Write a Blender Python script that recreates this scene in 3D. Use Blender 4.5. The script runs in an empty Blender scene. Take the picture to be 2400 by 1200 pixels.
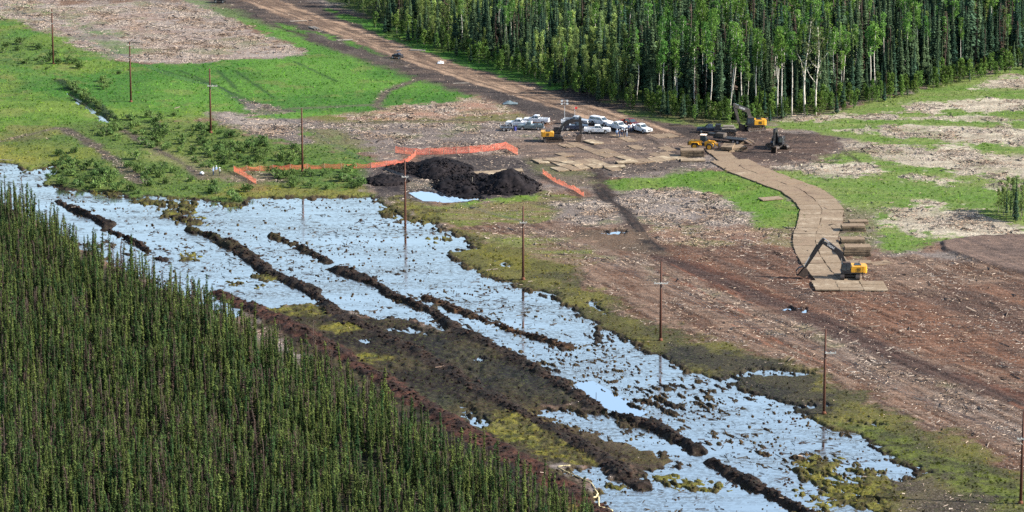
import bpy, math, random
import numpy as np
from mathutils import Vector, Matrix

random.seed(7)
rng = np.random.default_rng(7)
S = bpy.context.scene
COL = S.collection
R = math.radians

# ------------------------------------------------------------------ camera, sky, sun, exposure
CAM_H = 155.0
F_PX = 8400.0                       # focal length for a 2400 px wide frame
PITCH = math.atan(1972.0 / F_PX)
cd = bpy.data.cameras.new('camera'); cam = bpy.data.objects.new('camera', cd); COL.objects.link(cam)
cam.location = (0, 0, CAM_H); cam.rotation_euler = (math.pi / 2 - PITCH, 0, 0)
cd.sensor_width = 36; cd.lens = 36 * F_PX / 2400; cd.clip_start = 1; cd.clip_end = 20000
S.camera = cam

SUN_EL, SUN_AZ = R(31), R(97)       # azimuth measured from +Y towards +X
w = bpy.data.worlds.new('World'); S.world = w; w.use_nodes = True
nt = w.node_tree; bg = nt.nodes['Background']
sky = nt.nodes.new('ShaderNodeTexSky'); sky.sky_type = 'NISHITA'; sky.sun_disc = False
sky.sun_elevation = SUN_EL; sky.sun_rotation = SUN_AZ
sky.air_density = 1.0; sky.dust_density = 1.0; sky.ozone_density = 1.0
nt.links.new(sky.outputs[0], bg.inputs[0]); bg.inputs[1].default_value = 0.115
sl = bpy.data.lights.new('sun', 'SUN'); sl.energy = 5.0; sl.angle = R(0.5); sl.color = (1, .95, .87)
sun = bpy.data.objects.new('sun', sl); COL.objects.link(sun)
sdir = Vector((math.sin(SUN_AZ) * math.cos(SUN_EL), math.cos(SUN_AZ) * math.cos(SUN_EL), math.sin(SUN_EL)))
sun.rotation_euler = sdir.to_track_quat('Z', 'Y').to_euler(); sun.location = (200, 700, 300)
S.view_settings.view_transform = 'Standard'; S.view_settings.look = 'None'
S.view_settings.exposure = 1.22; S.view_settings.gamma = 1
S.cycles.max_bounces = 6; S.cycles.transparent_max_bounces = 8; S.cycles.diffuse_bounces = 3
S.cycles.use_denoising = False

# ------------------------------------------------------------------ pixel of the photograph -> point on the land
cp, sp_ = math.cos(PITCH), math.sin(PITCH)
def P(px, py, z=0.3):
    dx = px - 1200.0; dy = -(py - 600.0)
    ry = F_PX * cp + dy * sp_; rz = -F_PX * sp_ + dy * cp
    t = (CAM_H - z) / -rz
    return (dx * t, ry * t)
def PN(pts, z=0.3): return np.array([P(a, b, z) for a, b in pts])
def proj(x, y, z=0.):
    x = np.asarray(x, float); y = np.asarray(y, float); zz = np.asarray(z, float) - CAM_H
    f = y * cp - zz * sp_; u = y * sp_ + zz * cp
    return 1200 + F_PX * x / f, 600 - F_PX * u / f

def C(r, g, b, k=0.45):             # picture-like sRGB -> linear surface colour
    o = []
    for c in (r, g, b):
        c /= 255.; o.append((c / 12.92 if c <= .04045 else ((c + .055) / 1.055) ** 2.4) * k)
    return tuple(o)

# ------------------------------------------------------------------ tagging
def tag(o, label=None, cat=None, group=None, kind=None):
    if label: o['label'] = label
    if cat: o['category'] = cat
    if group: o['group'] = group
    if kind: o['kind'] = kind
    return o
def empty(name, loc, rz=0, sc=1.0):
    o = bpy.data.objects.new(name, None); COL.objects.link(o); o.empty_display_size = .5
    o.location = loc; o.rotation_euler = (0, 0, rz); o.scale = (sc, sc, sc)
    return o
def link(name, me, parent=None, mat=None):
    o = bpy.data.objects.new(name, me); COL.objects.link(o)
    if mat is not None and not me.materials: me.materials.append(mat)
    if parent is not None: o.parent = parent
    return o

# ------------------------------------------------------------------ noise
def _hash(ix, iy, seed):
    h = (ix.astype(np.int64) * 374761393 + iy.astype(np.int64) * 668265263 + seed * 974711) & 0xffffffff
    h = ((h ^ (h >> 13)) * 1274126177) & 0xffffffff
    h = h ^ (h >> 16)
    return (h & 0xffff).astype(np.float32) / 65535.
def vnoise(x, y, seed=0):
    ix = np.floor(x); iy = np.floor(y); fx = x - ix; fy = y - iy
    fx = fx * fx * (3 - 2 * fx); fy = fy * fy * (3 - 2 * fy)
    a = _hash(ix, iy, seed); b = _hash(ix + 1, iy, seed); c = _hash(ix, iy + 1, seed); d = _hash(ix + 1, iy + 1, seed)
    return (a + (b - a) * fx) * (1 - fy) + (c + (d - c) * fx) * fy
def fbm(x, y, scale, octv=4, seed=0, gain=.5):
    s = 0; a = 1; t = 0; x = x / scale; y = y / scale
    for i in range(octv):
        s = s + a * vnoise(x, y, seed + i * 17); t += a; a *= gain; x = x * 2.03 + 5.1; y = y * 2.03 + 1.7
    return s / t
def sst(a, b, x):
    t = np.clip((x - a) / (b - a), 0, 1); return t * t * (3 - 2 * t)

# ------------------------------------------------------------------ shape masks in world metres
def inside(poly, x, y):
    c = np.zeros(x.shape, bool); n = len(poly)
    for i in range(n):
        x0, y0 = poly[i]; x1, y1 = poly[(i + 1) % n]
        if y0 == y1: continue
        m = ((y0 > y) != (y1 > y)) & (x < (x1 - x0) * (y - y0) / (y1 - y0) + x0)
        c ^= m
    return c
def segdist(pts, x, y, closed):
    d = np.full(x.shape, 1e9); n = len(pts)
    for i in range(n if closed else n - 1):
        ax, ay = pts[i]; bx, by = pts[(i + 1) % n]
        vx, vy = bx - ax, by - ay; L = vx * vx + vy * vy + 1e-9
        t = np.clip(((x - ax) * vx + (y - ay) * vy) / L, 0, 1)
        d = np.minimum(d, (x - ax - t * vx) ** 2 + (y - ay - t * vy) ** 2)
    return np.sqrt(d)

# ------------------------------------------------------------------ outlines in the photograph
WATER = [(-260,372),(0,378),(60,400),(120,385),(145,400),(95,418),(80,432),(140,438),(250,448),(330,470),(345,455),(420,462),
         (520,470),(560,478),(575,462),(640,461),(700,459),(780,462),(860,460),(905,488),(960,505),(1030,530),(1080,560),(1110,580),
         (1050,590),(1090,625),(1160,655),(1230,672),(1310,700),(1360,740),(1430,785),(1500,812),(1560,850),(1640,872),(1690,895),
         (1750,920),(1830,950),(1900,985),(2000,1020),(2090,1070),(2175,1108),(2100,1125),(2040,1112),(2000,1150),(2080,1185),
         (2100,1230),(2080,1330),(1500,1330),(1440,1215),(1405,1185),(1400,1150),(1380,1130),(1310,1097),(1400,1092),(1440,1120),
         (1500,1150),(1520,1100),(1600,1085),(1540,1050),(1440,1030),(1340,1000),(1265,958),(1330,955),(1400,975),(1500,1010),
         (1420,965),(1380,925),(1350,903),(1280,875),(1200,825),(1100,775),(1040,770),(960,745),(880,742),(820,725),(740,705),(660,715),(600,715),
         (530,745),(440,700),(330,640),(200,590),(100,520),(0,470),(-260,400)]
POOL = [(955,449),(985,444),(1020,448),(1060,444),(1092,441),(1110,452),(1138,463),(1085,468),(1040,472),(995,468)]
NEAR_FOREST = [(-160,430),(20,480),(110,540),(200,596),(330,660),(470,728),(560,790),(660,835),(760,880),(850,925),(930,990),(1020,1050),
               (1120,1110),(1220,1165),(1330,1225),(1420,1300),(-160,1300)]
FAR_FOREST = [(700,-260),(720,-60),(770,-5),(840,35),(900,62),(990,100),(1080,128),(1200,170),(1330,205),(1430,233),(1530,250),
              (1600,257),(1700,262),(1800,259),(1870,254),(1950,244),(2050,226),(2150,208),(2280,175),(2400,148),(2560,110),(2700,-260)]
BERMS = [  # (line, half width m, height m)
    ([(135,470),(190,495),(260,525)], 1.5, .95), ([(250,535),(300,556),(350,585)], 1.0, .7), ([(370,602),(400,612)], .8, .4),
    ([(405,505),(430,512),(470,520)], 1.1, .6),
    ([(440,535),(500,552),(560,580),(620,630),(680,655),(730,678),(790,735),(880,775),(1000,835),(1100,900),(1220,968),(1300,1005),(1400,1065),(1500,1135)], 1.7, 1.05),
    ([(640,550),(700,575),(770,610)], 1.0, .75),
    ([(795,628),(870,660),(920,690),(1000,722),(1080,775),(1200,832),(1300,890),(1400,955),(1520,992),(1640,1052)], 1.5, 1.05),
    ([(1000,695),(1090,730),(1200,770),(1330,810)], .9, .55),
    ([(1670,1082),(1760,1130),(1880,1195),(1960,1240)], 1.4, 1.05),
    ([(515,685),(600,725),(700,775),(820,845),(950,925),(1060,990),(1180,1062),(1310,1135),(1420,1215)], 2.3, 1.1)]

# ------------------------------------------------------------------ ground sheet
NR, NC = 960, 1100
ypx = np.linspace(1330, -250, NR)
rowy = np.array([P(1200, v, 0)[1] for v in ypx])
uu = np.linspace(-1, 1, NC)
GX = (uu[None, :] * (np.sqrt(rowy ** 2 + CAM_H ** 2) * .168)[:, None]).ravel()
GY = np.repeat(rowy, NC)
N = GX.size
col = np.zeros((N, 3), np.float32); grain = np.zeros((N, 3), np.float32); H = np.full(N, .34, np.float32)
# direction of the cut line (the poles' direction): streaks follow it
UX, UY = .447, -.894
GA = GX * UX + GY * UY; GB = -GX * UY + GY * UX
N1 = fbm(GX, GY, 1.6, 3, 3); N6 = fbm(GX, GY, 7, 4, 11); N20 = fbm(GX, GY, 26, 4, 23)
ST = fbm(GA / 9, GB / 1.3, 1, 4, 31); STL = fbm(GA / 30, GB / 4, 1, 4, 37)
STX = fbm(GX / 9, GY / 2.2, 1, 4, 41)
WOB = (fbm(GX, GY, 5, 4, 51) - .5) + .55 * (fbm(GX, GY, 1.3, 3, 52) - .5)
NOI = {'1': N1, '6': N6, '20': N20, 's': ST, 'S': STL, 'x': STX}

def mask_poly(pts, soft=1.2, wob=4., conv=True):
    if wob >= 2: wob = wob * 1.7 + 1; soft *= 1.25
    W = PN(pts) if conv else np.array(pts)
    mg = soft + abs(wob) + 1
    lo = W.min(0) - mg; hi = W.max(0) + mg
    idx = np.nonzero((GX > lo[0]) & (GX < hi[0]) & (GY > lo[1]) & (GY < hi[1]))[0]
    x, y = GX[idx], GY[idx]
    d = segdist(W, x, y, True); s = np.where(inside(W, x, y), d, -d) + WOB[idx] * wob
    return idx, sst(-soft, soft, s)
def mask_line(pts, hw, soft=.6, wob=1.):
    W = PN(pts); mg = hw + soft + abs(wob) + 1
    lo = W.min(0) - mg; hi = W.max(0) + mg
    idx = np.nonzero((GX > lo[0]) & (GX < hi[0]) & (GY > lo[1]) & (GY < hi[1]))[0]
    d = segdist(W, GX[idx], GY[idx], False) + WOB[idx] * wob
    return idx, 1 - sst(hw - soft, hw + soft, d)
def paint(mk, c1, c2=None, n='6', lo=.35, hi=.65, g=None, amt=1.):
    idx, m = mk; m = (m * amt)[:, None]
    c1 = np.array(c1, np.float32)
    c = c1[None] if c2 is None else c1[None] + (np.array(c2, np.float32) - c1)[None] * sst(lo, hi, NOI[n][idx])[:, None]
    col[idx] += (c - col[idx]) * m
    if g is not None: grain[idx] += (np.array(g, np.float32)[None] - grain[idx]) * m

LUSH = C(78,132,48); LUSH2 = C(104,154,58); LIME = C(128,150,66); OLIVE = C(120,122,52); MOSS = C(132,126,48); DMOSS = C(74,72,44)
PALE = C(186,172,160); GREYCH = C(146,134,126); REDCH = C(186,138,112); BRN = C(136,104,84); RUST = C(128,74,54); DRUST = C(92,58,46)
MUD = C(72,60,56); DMUD = C(46,40,42); BLK = C(26,24,30); TAN = C(190,158,130,.5); SHR = C(84,120,56)
# everything starts as brown slash
al = (np.arange(N), np.ones(N))
paint(al, BRN, GREYCH, '6', g=(.5, .5, 0))
# whole cleared slope: reddish, streaked along the line
paint(mask_poly([(980,500),(1300,520),(1700,545),(1860,540),(2060,600),(2480,620),(2560,1400),(1900,1400),(1200,700)], 3, 6), C(112,80,60), C(146,118,98), 's', g=(.5, 1., 0))
paint(mask_poly([(1500,560),(1860,550),(1900,640),(2080,690),(2480,660),(2500,900),(2300,860),(1900,760),(1650,660)], 3, 8), C(132,90,66), C(92,66,54), 'S', g=(.45, 1., 0), amt=.75)
paint(mask_poly([(1150,560),(1350,580),(1560,660),(1900,800),(2200,950),(2480,1080),(2480,980),(2200,860),(1800,720),(1500,610),(1300,540)], 2.5, 6), C(158,138,122), C(112,88,72), 's', g=(.7, 1., 0), amt=.85)
# forest floors
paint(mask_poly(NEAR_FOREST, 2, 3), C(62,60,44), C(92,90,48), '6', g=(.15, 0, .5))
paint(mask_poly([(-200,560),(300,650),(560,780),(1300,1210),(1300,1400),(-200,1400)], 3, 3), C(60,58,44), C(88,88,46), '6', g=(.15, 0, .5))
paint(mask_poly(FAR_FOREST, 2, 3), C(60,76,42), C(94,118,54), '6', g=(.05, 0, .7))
paint(mask_poly([(1500,244),(1960,236),(1960,262),(1800,290),(1600,288),(1480,262)], 2, 4), C(84,112,52), C(110,112,70), '6', g=(.15, 0, .7))
# --- upper left
GL = [(-260,30),(0,45),(60,62),(120,92),(200,132),(290,148),(350,150),(440,150),(540,142),(640,137),(728,126),(690,103),(615,80),(560,50),(490,18),
      (560,20),(640,48),(720,82),(800,105),(860,122),(930,150),(1010,180),(1080,200),(1140,218),(1080,240),(900,262),(760,272),(700,278),(620,268),
      (560,272),(450,270),(300,290),(150,305),(0,330),(-260,340)]
paint(mask_poly([(-260,-60),(560,-60),(760,60),(1000,140),(1200,225),(1240,270),(700,300),(-260,320)], 1, 4), GREYCH, BRN, '6', g=(.5, .2, .2))
paint(mask_poly([(-260,-40),(130,-30),(140,14),(330,3),(470,8),(560,50),(620,85),(728,122),(640,137),(540,142),(440,150),(340,148),(200,130),(120,92),(60,60),(-260,30)], 1, 3), PALE, C(160,136,124), 'x', g=(1., .3, 0))
paint(mask_poly([(150,20),(300,8),(430,60),(520,110),(460,140),(380,130),(260,70)], 4, 8), C(178,146,128), PALE, '6', g=(1, .3, 0), amt=.5)
paint(mask_poly([(300,0),(480,6),(560,46),(520,70),(420,40)], 4, 8), GREYCH, C(160,150,140), '6', amt=.6)
paint(mask_poly(GL, .9, 3), LUSH, LUSH2, '20', g=(.04, .1, .8))
paint(mask_poly([(-260,40),(0,42),(150,95),(260,150),(330,165),(180,180),(100,190),(0,240),(-260,240)], 3, 8), C(92,138,56), C(120,150,60), '6', g=(.1, .1, .9))
paint(mask_poly([(-260,60),(0,70),(80,100),(130,150),(60,155),(-260,150)], 3, 8), C(80,112,58), C(110,140,60), '1', g=(.1, 0, 1), amt=.8)
paint(mask_poly([(0,210),(180,240),(300,250),(500,255),(560,270),(300,300),(0,320),(-260,320)], 3, 8), C(108,146,52), C(134,160,66), '6', g=(.1, .1, .8), amt=.85)
paint(mask_poly([(160,60),(270,70),(320,110),(300,140),(230,115),(180,80)], 2, 6), C(96,140,60), GREYCH, '6', g=(.3, 0, .6), amt=.8)
paint(mask_poly([(20,8),(90,10),(80,19),(20,20)], 1.5, 3), LUSH2)
paint(mask_poly([(60,22),(130,30),(180,55),(120,45)], 1.5, 3), C(120,136,70), GREYCH, '6')
paint(mask_poly([(440,0),(520,2),(640,48),(700,70),(640,70),(540,40)], 1.5, 5), C(104,142,64), C(120,128,90), '6', g=(.3, 0, .6), amt=.7)
for l, hw in (([(380,165),(450,185),(520,205),(570,240)], .5), ([(420,165),(500,198),(640,262)], .5), ([(510,165),(560,215)], .5), ([(550,165),(640,228)], .5), ([(690,145),(740,168),(790,192)], .5)):
    paint(mask_line(l, hw, .5, .8), C(48,84,36), g=(.1, 0, .3), amt=.8)
paint(mask_line([(905,260),(880,248),(905,215),(950,196),(1005,180)], 1.3, 1., 1.5), C(118,104,86), MUD, '1', g=(.5, 0, 0), amt=.95)
paint(mask_poly([(545,228),(600,240),(700,268),(640,272),(590,262)], 1.2, 3), GREYCH, MUD, '1', g=(.8, .3, 0))
paint(mask_line([(680,256),(820,248),(900,246)], 1., 1.2, 3), C(110,104,84), g=(.5, 0, 0), amt=.7)
# --- chips round the vehicles
paint(mask_poly([(480,262),(620,272),(700,282),(900,286),(1180,285),(1300,300),(1480,310),(1640,330),(1640,420),(1480,420),(1250,410),(1200,370),(930,348),(880,352),(830,330),(700,345),(600,325),(520,290)], 1.5, 4), C(146,132,124), C(116,104,98), 'x', g=(.85, .3, 0))
paint(mask_poly([(500,264),(600,272),(690,295),(640,312),(560,296)], 2, 5), PALE, GREYCH, '6', g=(1, 0, 0), amt=.8)
paint(mask_poly([(690,272),(860,262),(1000,262),(1100,270),(1200,262),(1240,280),(1100,290),(900,288),(760,288)], 1.5, 4), OLIVE, C(136,124,92), 'x', g=(.4, .2, .4))
paint(mask_poly([(790,272),(900,256),(1060,238),(1150,222),(1215,240),(1240,262),(1100,274),(940,282),(840,282)], 1.2, 4), REDCH, C(172,146,124), 'x', g=(1, .2, 0))
paint(mask_poly([(560,276),(700,266),(820,262),(700,278)], .8, 2), LIME, LUSH2, '6', g=(.1, 0, .7))
paint(mask_line([(680,300),(820,288),(960,284),(1080,280)], .9, .8, 2), C(84,76,62), amt=.8)
paint(mask_poly([(700,300),(780,308),(850,330),(880,356),(800,362),(720,340)], 1.5, 5), C(106,138,58), C(126,120,84), '6', g=(.2, 0, .7), amt=.9)
# --- shrubby bog edge
SB = [(-260,300),(0,305),(150,292),(300,282),(500,285),(560,310),(700,340),(860,362),(875,400),(860,440),(900,480),(-260,480)]
paint(mask_poly(SB, 1.5, 5), C(96,124,56), C(116,134,64), '6', g=(.1, 0, 1))
paint(mask_poly([(-260,320),(0,335),(200,345),(240,372),(150,385),(60,398),(-260,385)], 2, 6), C(152,150,66), C(126,138,58), '6', g=(.1, 0, .9), amt=.9)
paint(mask_poly([(0,295),(130,296),(180,312),(60,330),(0,330)], 1.5, 4), C(140,138,78), C(116,104,80), '6', amt=.8)
paint(mask_poly([(560,440),(860,430),(900,462),(560,470),(430,462)], 1.2, 4), C(116,128,50), C(140,132,62), '6', g=(.1, 0, .9), amt=.8)
paint(mask_poly([(640,372),(860,375),(880,410),(840,445),(700,440),(620,425)], 2, 6), C(92,136,52), C(74,112,48), '6', g=(.1, 0, .9), amt=.7)
paint(mask_poly([(340,350),(430,365),(520,400),(460,400),(360,372)], 2, 5), C(150,138,100), C(140,144,80), '6', g=(.5, 0, .4), amt=.8)
for l, hw in (([(150,302),(205,330),(250,365),(300,402),(330,428)], 1.5), ([(285,305),(350,340),(430,385),(480,420)], 1.1), ([(0,332),(60,318),(130,300)], .7)):
    paint(mask_line(l, hw, 1., 2), C(104,90,76), MUD, '1', g=(.7, .2, 0), amt=.95)
paint(mask_poly([(450,400),(560,398),(640,402),(690,420),(600,430),(470,420)], 1.5, 4), C(138,120,100), C(112,104,70), '6', g=(.6, 0, .2), amt=.85)
paint(mask_poly([(560,432),(620,438),(610,448),(560,446)], 1, 3), C(160,128,86), amt=.6)
# tongue of green into the water
paint(mask_poly([(330,468),(400,460),(430,480),(470,500),(440,505),(395,492)], .7, 2), C(122,126,48), C(98,92,46), '6', g=(.1, 0, .8))
# --- haul road
RD = [(480,-70),(560,-18),(640,12),(700,36),(790,66),(860,93),(1000,143),(1150,193),(1300,236),(1400,268),(1480,292),(1560,322)]
paint(mask_line(RD, 13, 3, 6), C(104,88,78), C(66,57,54), 'x', g=(.3, .6, 0))
paint(mask_poly([(640,50),(740,76),(830,100),(900,128),(930,145),(860,128),(760,98),(660,66)], 1, 3), LUSH, LUSH2, '6', g=(0, 0, .8))
paint(mask_line([(640,62),(740,90),(850,122),(940,152)], .8, .6, 1.5), C(74,66,54), amt=.9)
paint(mask_poly([(720,75),(800,98),(880,125),(960,150),(900,150),(800,122),(720,95)], 1, 3), MUD, C(104,94,84), '6', g=(.3, .3, 0))
paint(mask_poly([(1060,185),(1200,215),(1320,240),(1440,285),(1300,285),(1200,250),(1130,215)], 2, 5), C(86,76,72), C(66,58,56), 'x', g=(.3, .4, 0))
paint(mask_poly([(1250,196),(1360,210),(1430,232),(1540,262),(1600,285),(1520,290),(1400,255),(1290,225)], 2, 5), C(92,74,62), C(60,52,50), 'x', g=(.3, .5, 0))
paint(mask_poly([(770,22),(850,42),(920,62),(1000,92),(1150,140),(1300,182),(1345,205),(1290,210),(1180,182),(1050,142),(930,100),(840,62),(790,40)], .8, 3), LUSH, LUSH2, '6', g=(0, 0, .8))
paint(mask_poly([(1430,240),(1530,266),(1700,284),(1800,284),(1800,296),(1640,298),(1540,285),(1450,262)], 1.5, 4), C(106,132,60), C(128,120,84), '6', g=(.2, 0, .7))
RDW = PN(RD)
paint(mask_line(RD, 4.6, .6, 2.2), TAN, C(140,114,94), 's', g=(.3, .5, 0))
for of_, am_ in ((9, .8), (3, .55), (-2, .5), (-8, .6)): paint(mask_line([(a, b + of_) for a, b in RD], .4, .35, .8), C(90,72,60), amt=am_)
paint(mask_line([(a, b - 5) for a, b in RD], .35, .35, .4), C(110,88,70), amt=.6)
# --- work pad and machine area
paint(mask_poly([(1180,330),(1400,318),(1640,322),(1640,380),(1480,395),(1400,412),(1280,405),(1230,375)], 2, 4), C(148,124,106), C(118,102,92), 'x', g=(.4, .5, 0))
paint(mask_poly([(1640,318),(1800,305),(1930,315),(2000,330),(1985,350),(1900,372),(1840,385),(1720,380),(1650,352)], 2, 6), C(84,68,62), C(112,90,78), 'x', g=(.3, .6, 0))
paint(mask_poly([(1700,375),(1780,385),(1900,380),(1990,352),(1900,395),(1800,415)], 2, 5), C(132,108,92), C(110,94,80), 'x', g=(.5, .4, 0), amt=.9)
# --- right-hand grass and chip bands
RG = [(1640,296),(1800,292),(1860,280),(1950,262),(2050,238),(2150,213),(2280,180),(2400,152),(2600,110),(2650,570),(2400,560),(2210,570),
      (2060,600),(2040,530),(1985,490),(1930,450),(1850,425),(1760,405),(1850,400),(1990,352),(2010,330),(1930,312),(1820,303)]
paint(mask_poly(RG, 1, 3), C(112,146,58), C(136,154,80), 'x', g=(.2, 0, .7))
BANDS = [[(1800,281),(1880,270),(1960,266),(2080,272),(2100,277),(1950,283)], [(2080,262),(2200,240),(2330,232),(2600,236),(2600,256),(2300,258),(2200,262)],
    [(1990,305),(2100,294),(2300,297),(2440,305),(2600,320),(2600,350),(2400,345),(2200,326),(2080,318)],
    [(1960,328),(2060,335),(2200,345),(2330,362),(2600,375),(2600,425),(2360,415),(2200,402),(2080,380),(1990,352)],
    [(1840,388),(1930,378),(2020,382),(2080,402),(2000,412),(1880,410)], [(2270,205),(2340,182),(2440,172),(2600,165),(2600,212),(2400,212)],
    [(2040,500),(2160,490),(2280,500),(2420,545),(2600,565),(2400,562),(2200,552),(2060,535)], [(2150,470),(2260,475),(2240,482),(2160,480)],
    [(2130,416),(2240,420),(2280,432),(2200,432)], [(2320,436),(2420,430),(2440,448),(2340,450)], [(2130,276),(2300,272),(2420,284),(2300,286)]]
for b in BANDS: paint(mask_poly(b, 1.3, 7), C(222,208,184,.52), C(186,172,150,.5), 'x', g=(.9, .2, .1), amt=.95)
paint(mask_poly([(1900,410),(2060,430),(2300,440),(2330,480),(2100,460),(1960,445)], 2, 5), C(104,146,54), C(120,150,64), '6', amt=.6)
paint(mask_poly([(2205,568),(2300,556),(2420,552),(2650,560),(2650,700),(2400,645),(2300,618),(2215,590)], .6, 1.), C(140,116,102), C(122,102,92), 's', g=(.2, .7, 0))
paint(mask_poly([(1960,480),(2050,490),(2060,590),(2000,610),(1975,560)], 1.5, 4), C(132,120,96), C(118,128,72), '6', g=(.6, 0, .4))
# --- middle ground
paint(mask_poly([(1400,420),(1560,412),(1700,398),(1800,432),(1870,480),(1880,540),(1770,545),(1690,490),(1600,455),(1400,446)], 1.2, 4), C(106,146,52), C(124,150,66), '6', g=(.1, 0, .8))
paint(mask_poly([(880,452),(960,475),(1130,474),(1270,448),(1420,470),(1310,505),(1220,525),(1080,528),(960,500)], 1.5, 5), C(120,132,52), C(140,124,84), 'x', g=(.4, .2, .5))
paint(mask_poly([(1060,470),(1200,455),(1280,450),(1240,470),(1100,478)], 1, 3), C(124,158,56), g=(0, 0, .8), amt=.9)
paint(mask_poly([(1120,545),(1330,560),(1400,600),(1380,620),(1250,632),(1120,600)], 2, 6), C(128,138,60), C(140,116,90), 'x', g=(.4, .3, .5), amt=.85)
paint(mask_poly([(1290,482),(1380,462),(1480,448),(1600,446),(1700,465),(1775,510),(1760,535),(1620,538),(1500,530),(1340,528)], 1.6, 5), C(160,148,140), C(132,120,112), '6', g=(1, .2, 0))
paint(mask_poly([(1480,520),(1700,530),(1880,535),(1860,570),(1700,575),(1520,570)], 3, 8), C(176,140,112), C(140,104,84), 'x', g=(.9, .4, 0), amt=.8)
for l, hw in (([(1270,478),(1400,462),(1560,448)], .7),): paint(mask_line(l, hw, .5, 1), C(82,74,68), amt=.8)
paint(mask_line([(1395,400),(1410,440),(1420,465),(1470,500),(1510,560),(1560,605),(1650,640)], 1.7, 1.4, 3.5), C(78,62,54), C(54,45,42), '1', g=(.15, .5, 0))
for o_ in (-9, 9): paint(mask_line([(1400 + o_,440),(1422 + o_,468),(1472 + o_,503),(1512 + o_,560),(1562 + o_,605),(1650,645),(1760,690)], .35, .25, .3), C(40,34,33), amt=.85)
paint(mask_poly([(1350,540),(1480,540),(1560,600),(1440,590),(1380,570)], 2, 6), C(98,84,68), C(120,98,78), '6', g=(.4, .3, 0), amt=.9)
paint(mask_line([(1560,605),(1700,660),(1850,722),(2000,790),(2150,860),(2400,935),(2600,1000)], 3.2, 1.6, 4), C(104,66,50), C(84,60,52), 'S', g=(.3, .9, 0), amt=.9)
for k in range(26):
    a = 1500 + k * 38 + random.uniform(-20, 20); b = 640 + k * 13 + random.uniform(-60, 120); L = random.uniform(60, 240)
    paint(mask_line([(a, b), (a + L * .5, b + L * .27), (a + L, b + L * .5)], random.uniform(.18, .4), .3, .7), random.choice([C(80,56,46), C(66,52,46), C(150,96,70)]), amt=.75)
# --- pit
paint(mask_poly([(850,392),(960,385),(1000,365),(1100,360),(1250,372),(1280,420),(1260,455),(1140,470),(1000,474),(900,465),(850,440)], 1.2, 4), C(66,58,58), C(96,86,80), '1', g=(.4, 0, 0))
paint(mask_poly([(900,405),(1050,395),(1150,425),(1260,440),(1200,458),(1130,458),(1040,440),(900,445)], 1.5, 4), C(44,38,42), C(58,50,52), '1', g=(.2, 0, 0))
paint(mask_poly([(955,420),(1030,415),(1060,430),(1010,442),(955,440)], 1, 3), C(150,140,120), C(96,86,76), '1', g=(.7, 0, 0), amt=.8)
paint(mask_poly([(1230,372),(1290,378),(1400,412),(1400,440),(1340,440),(1280,420)], 1.5, 4), C(100,104,60), C(112,96,80), '6', g=(.4, 0, .4), amt=.8)
paint(mask_poly([(1400,380),(1600,372),(1600,396),(1500,410),(1410,412)], 1.5, 4), C(78,68,64), C(112,98,88), '1', g=(.5, 0, 0))
# --- bog on the right of the water
BR = [(880,470),(980,500),(1120,560),(1200,600),(1330,620),(1400,680),(1500,745),(1640,790),(1760,830),(1880,850),(1960,900),(2060,950),(2200,1010),(2330,1080),(2600,1180),(2600,1400),(1900,1400),(1850,1120),(1200,720),(860,500)]
paint(mask_poly(BR, 2, 6), C(80,76,46), C(116,110,52), '6', g=(.25, .2, .6))
paint(mask_poly([(1060,560),(1200,585),(1330,625),(1230,640),(1100,620),(1040,590)], 1.5, 5), MOSS, C(100,96,48), '6', g=(.1, 0, .6), amt=.8)
paint(mask_poly([(1330,700),(1440,720),(1520,790),(1600,830),(1560,850),(1430,780)], 1.5, 5), C(98,92,48), C(120,112,48), '6', g=(.1, 0, .6), amt=.7)
paint(mask_poly([(1560,800),(1700,830),(1860,850),(1920,900),(1960,960),(1900,985),(1760,920),(1660,880),(1560,845)], 2, 6), C(44,42,38), C(68,62,46), '6', g=(.2, .2, .3))
paint(mask_poly([(1940,985),(2060,1000),(2200,1060),(2400,1130),(2600,1220),(2600,1320),(2300,1210),(2160,1120),(2050,1060)], 2, 5), C(108,118,48), C(72,74,44), '1', g=(.15, 0, .8), amt=.9)
paint(mask_poly([(2070,1120),(2200,1115),(2300,1180),(2360,1330),(2100,1330),(2080,1190)], 2, 5), C(74,62,54), C(96,84,64), '6', g=(.4, .3, .2), amt=.9)
# --- mudflat between the ridges
MF = [(510,680),(600,715),(760,712),(860,745),(950,745),(1000,760),(1100,775),(1200,825),(1290,885),(1370,925),(1440,975),(1290,955),(1340,1000),(1420,1040),(1490,1090),(1400,1090),(1310,1097),(1400,1150),(1440,1215),(1300,1260),(900,1000),(600,760)]
paint(mask_poly(MF, 1.2, 4), C(44,35,33), C(70,60,44), '6', g=(.04, .3, .4))
MFI = mask_poly(MF, 1.2, 4)
paint(mask_poly([(1000,780),(1180,850),(1360,930),(1330,950),(1180,920),(1020,840)], 2, 4), C(40,40,42), C(58,54,46), '6', amt=.8)
paint(mask_poly([(800,850),(950,900),(1100,960),(1200,1000),(1100,1010),(950,950)], 2, 4), C(60,60,46), C(84,76,50), '6', g=(.1, 0, .4), amt=.8)
for m in ([(620,712),(700,710),(780,728),(790,742),(700,744),(640,728)], [(740,762),(830,752),(850,768),(790,786),(745,775)], [(850,825),(930,835),(930,850),(860,848)],
          [(1140,985),(1200,965),(1270,990),(1330,1010),(1400,1050),(1450,1085),(1380,1092),(1290,1085),(1220,1040),(1160,1015)],
          [(1480,1062),(1560,1060),(1600,1080),(1560,1092),(1490,1088)], [(1240,1080),(1300,1088),(1290,1100)], [(1290,1160),(1350,1180),(1380,1230),(1330,1230)]):
    paint(mask_poly(m, 1, 4), C(136,128,52), C(84,76,44), '1', g=(.1, 0, .8), amt=.9)
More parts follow.
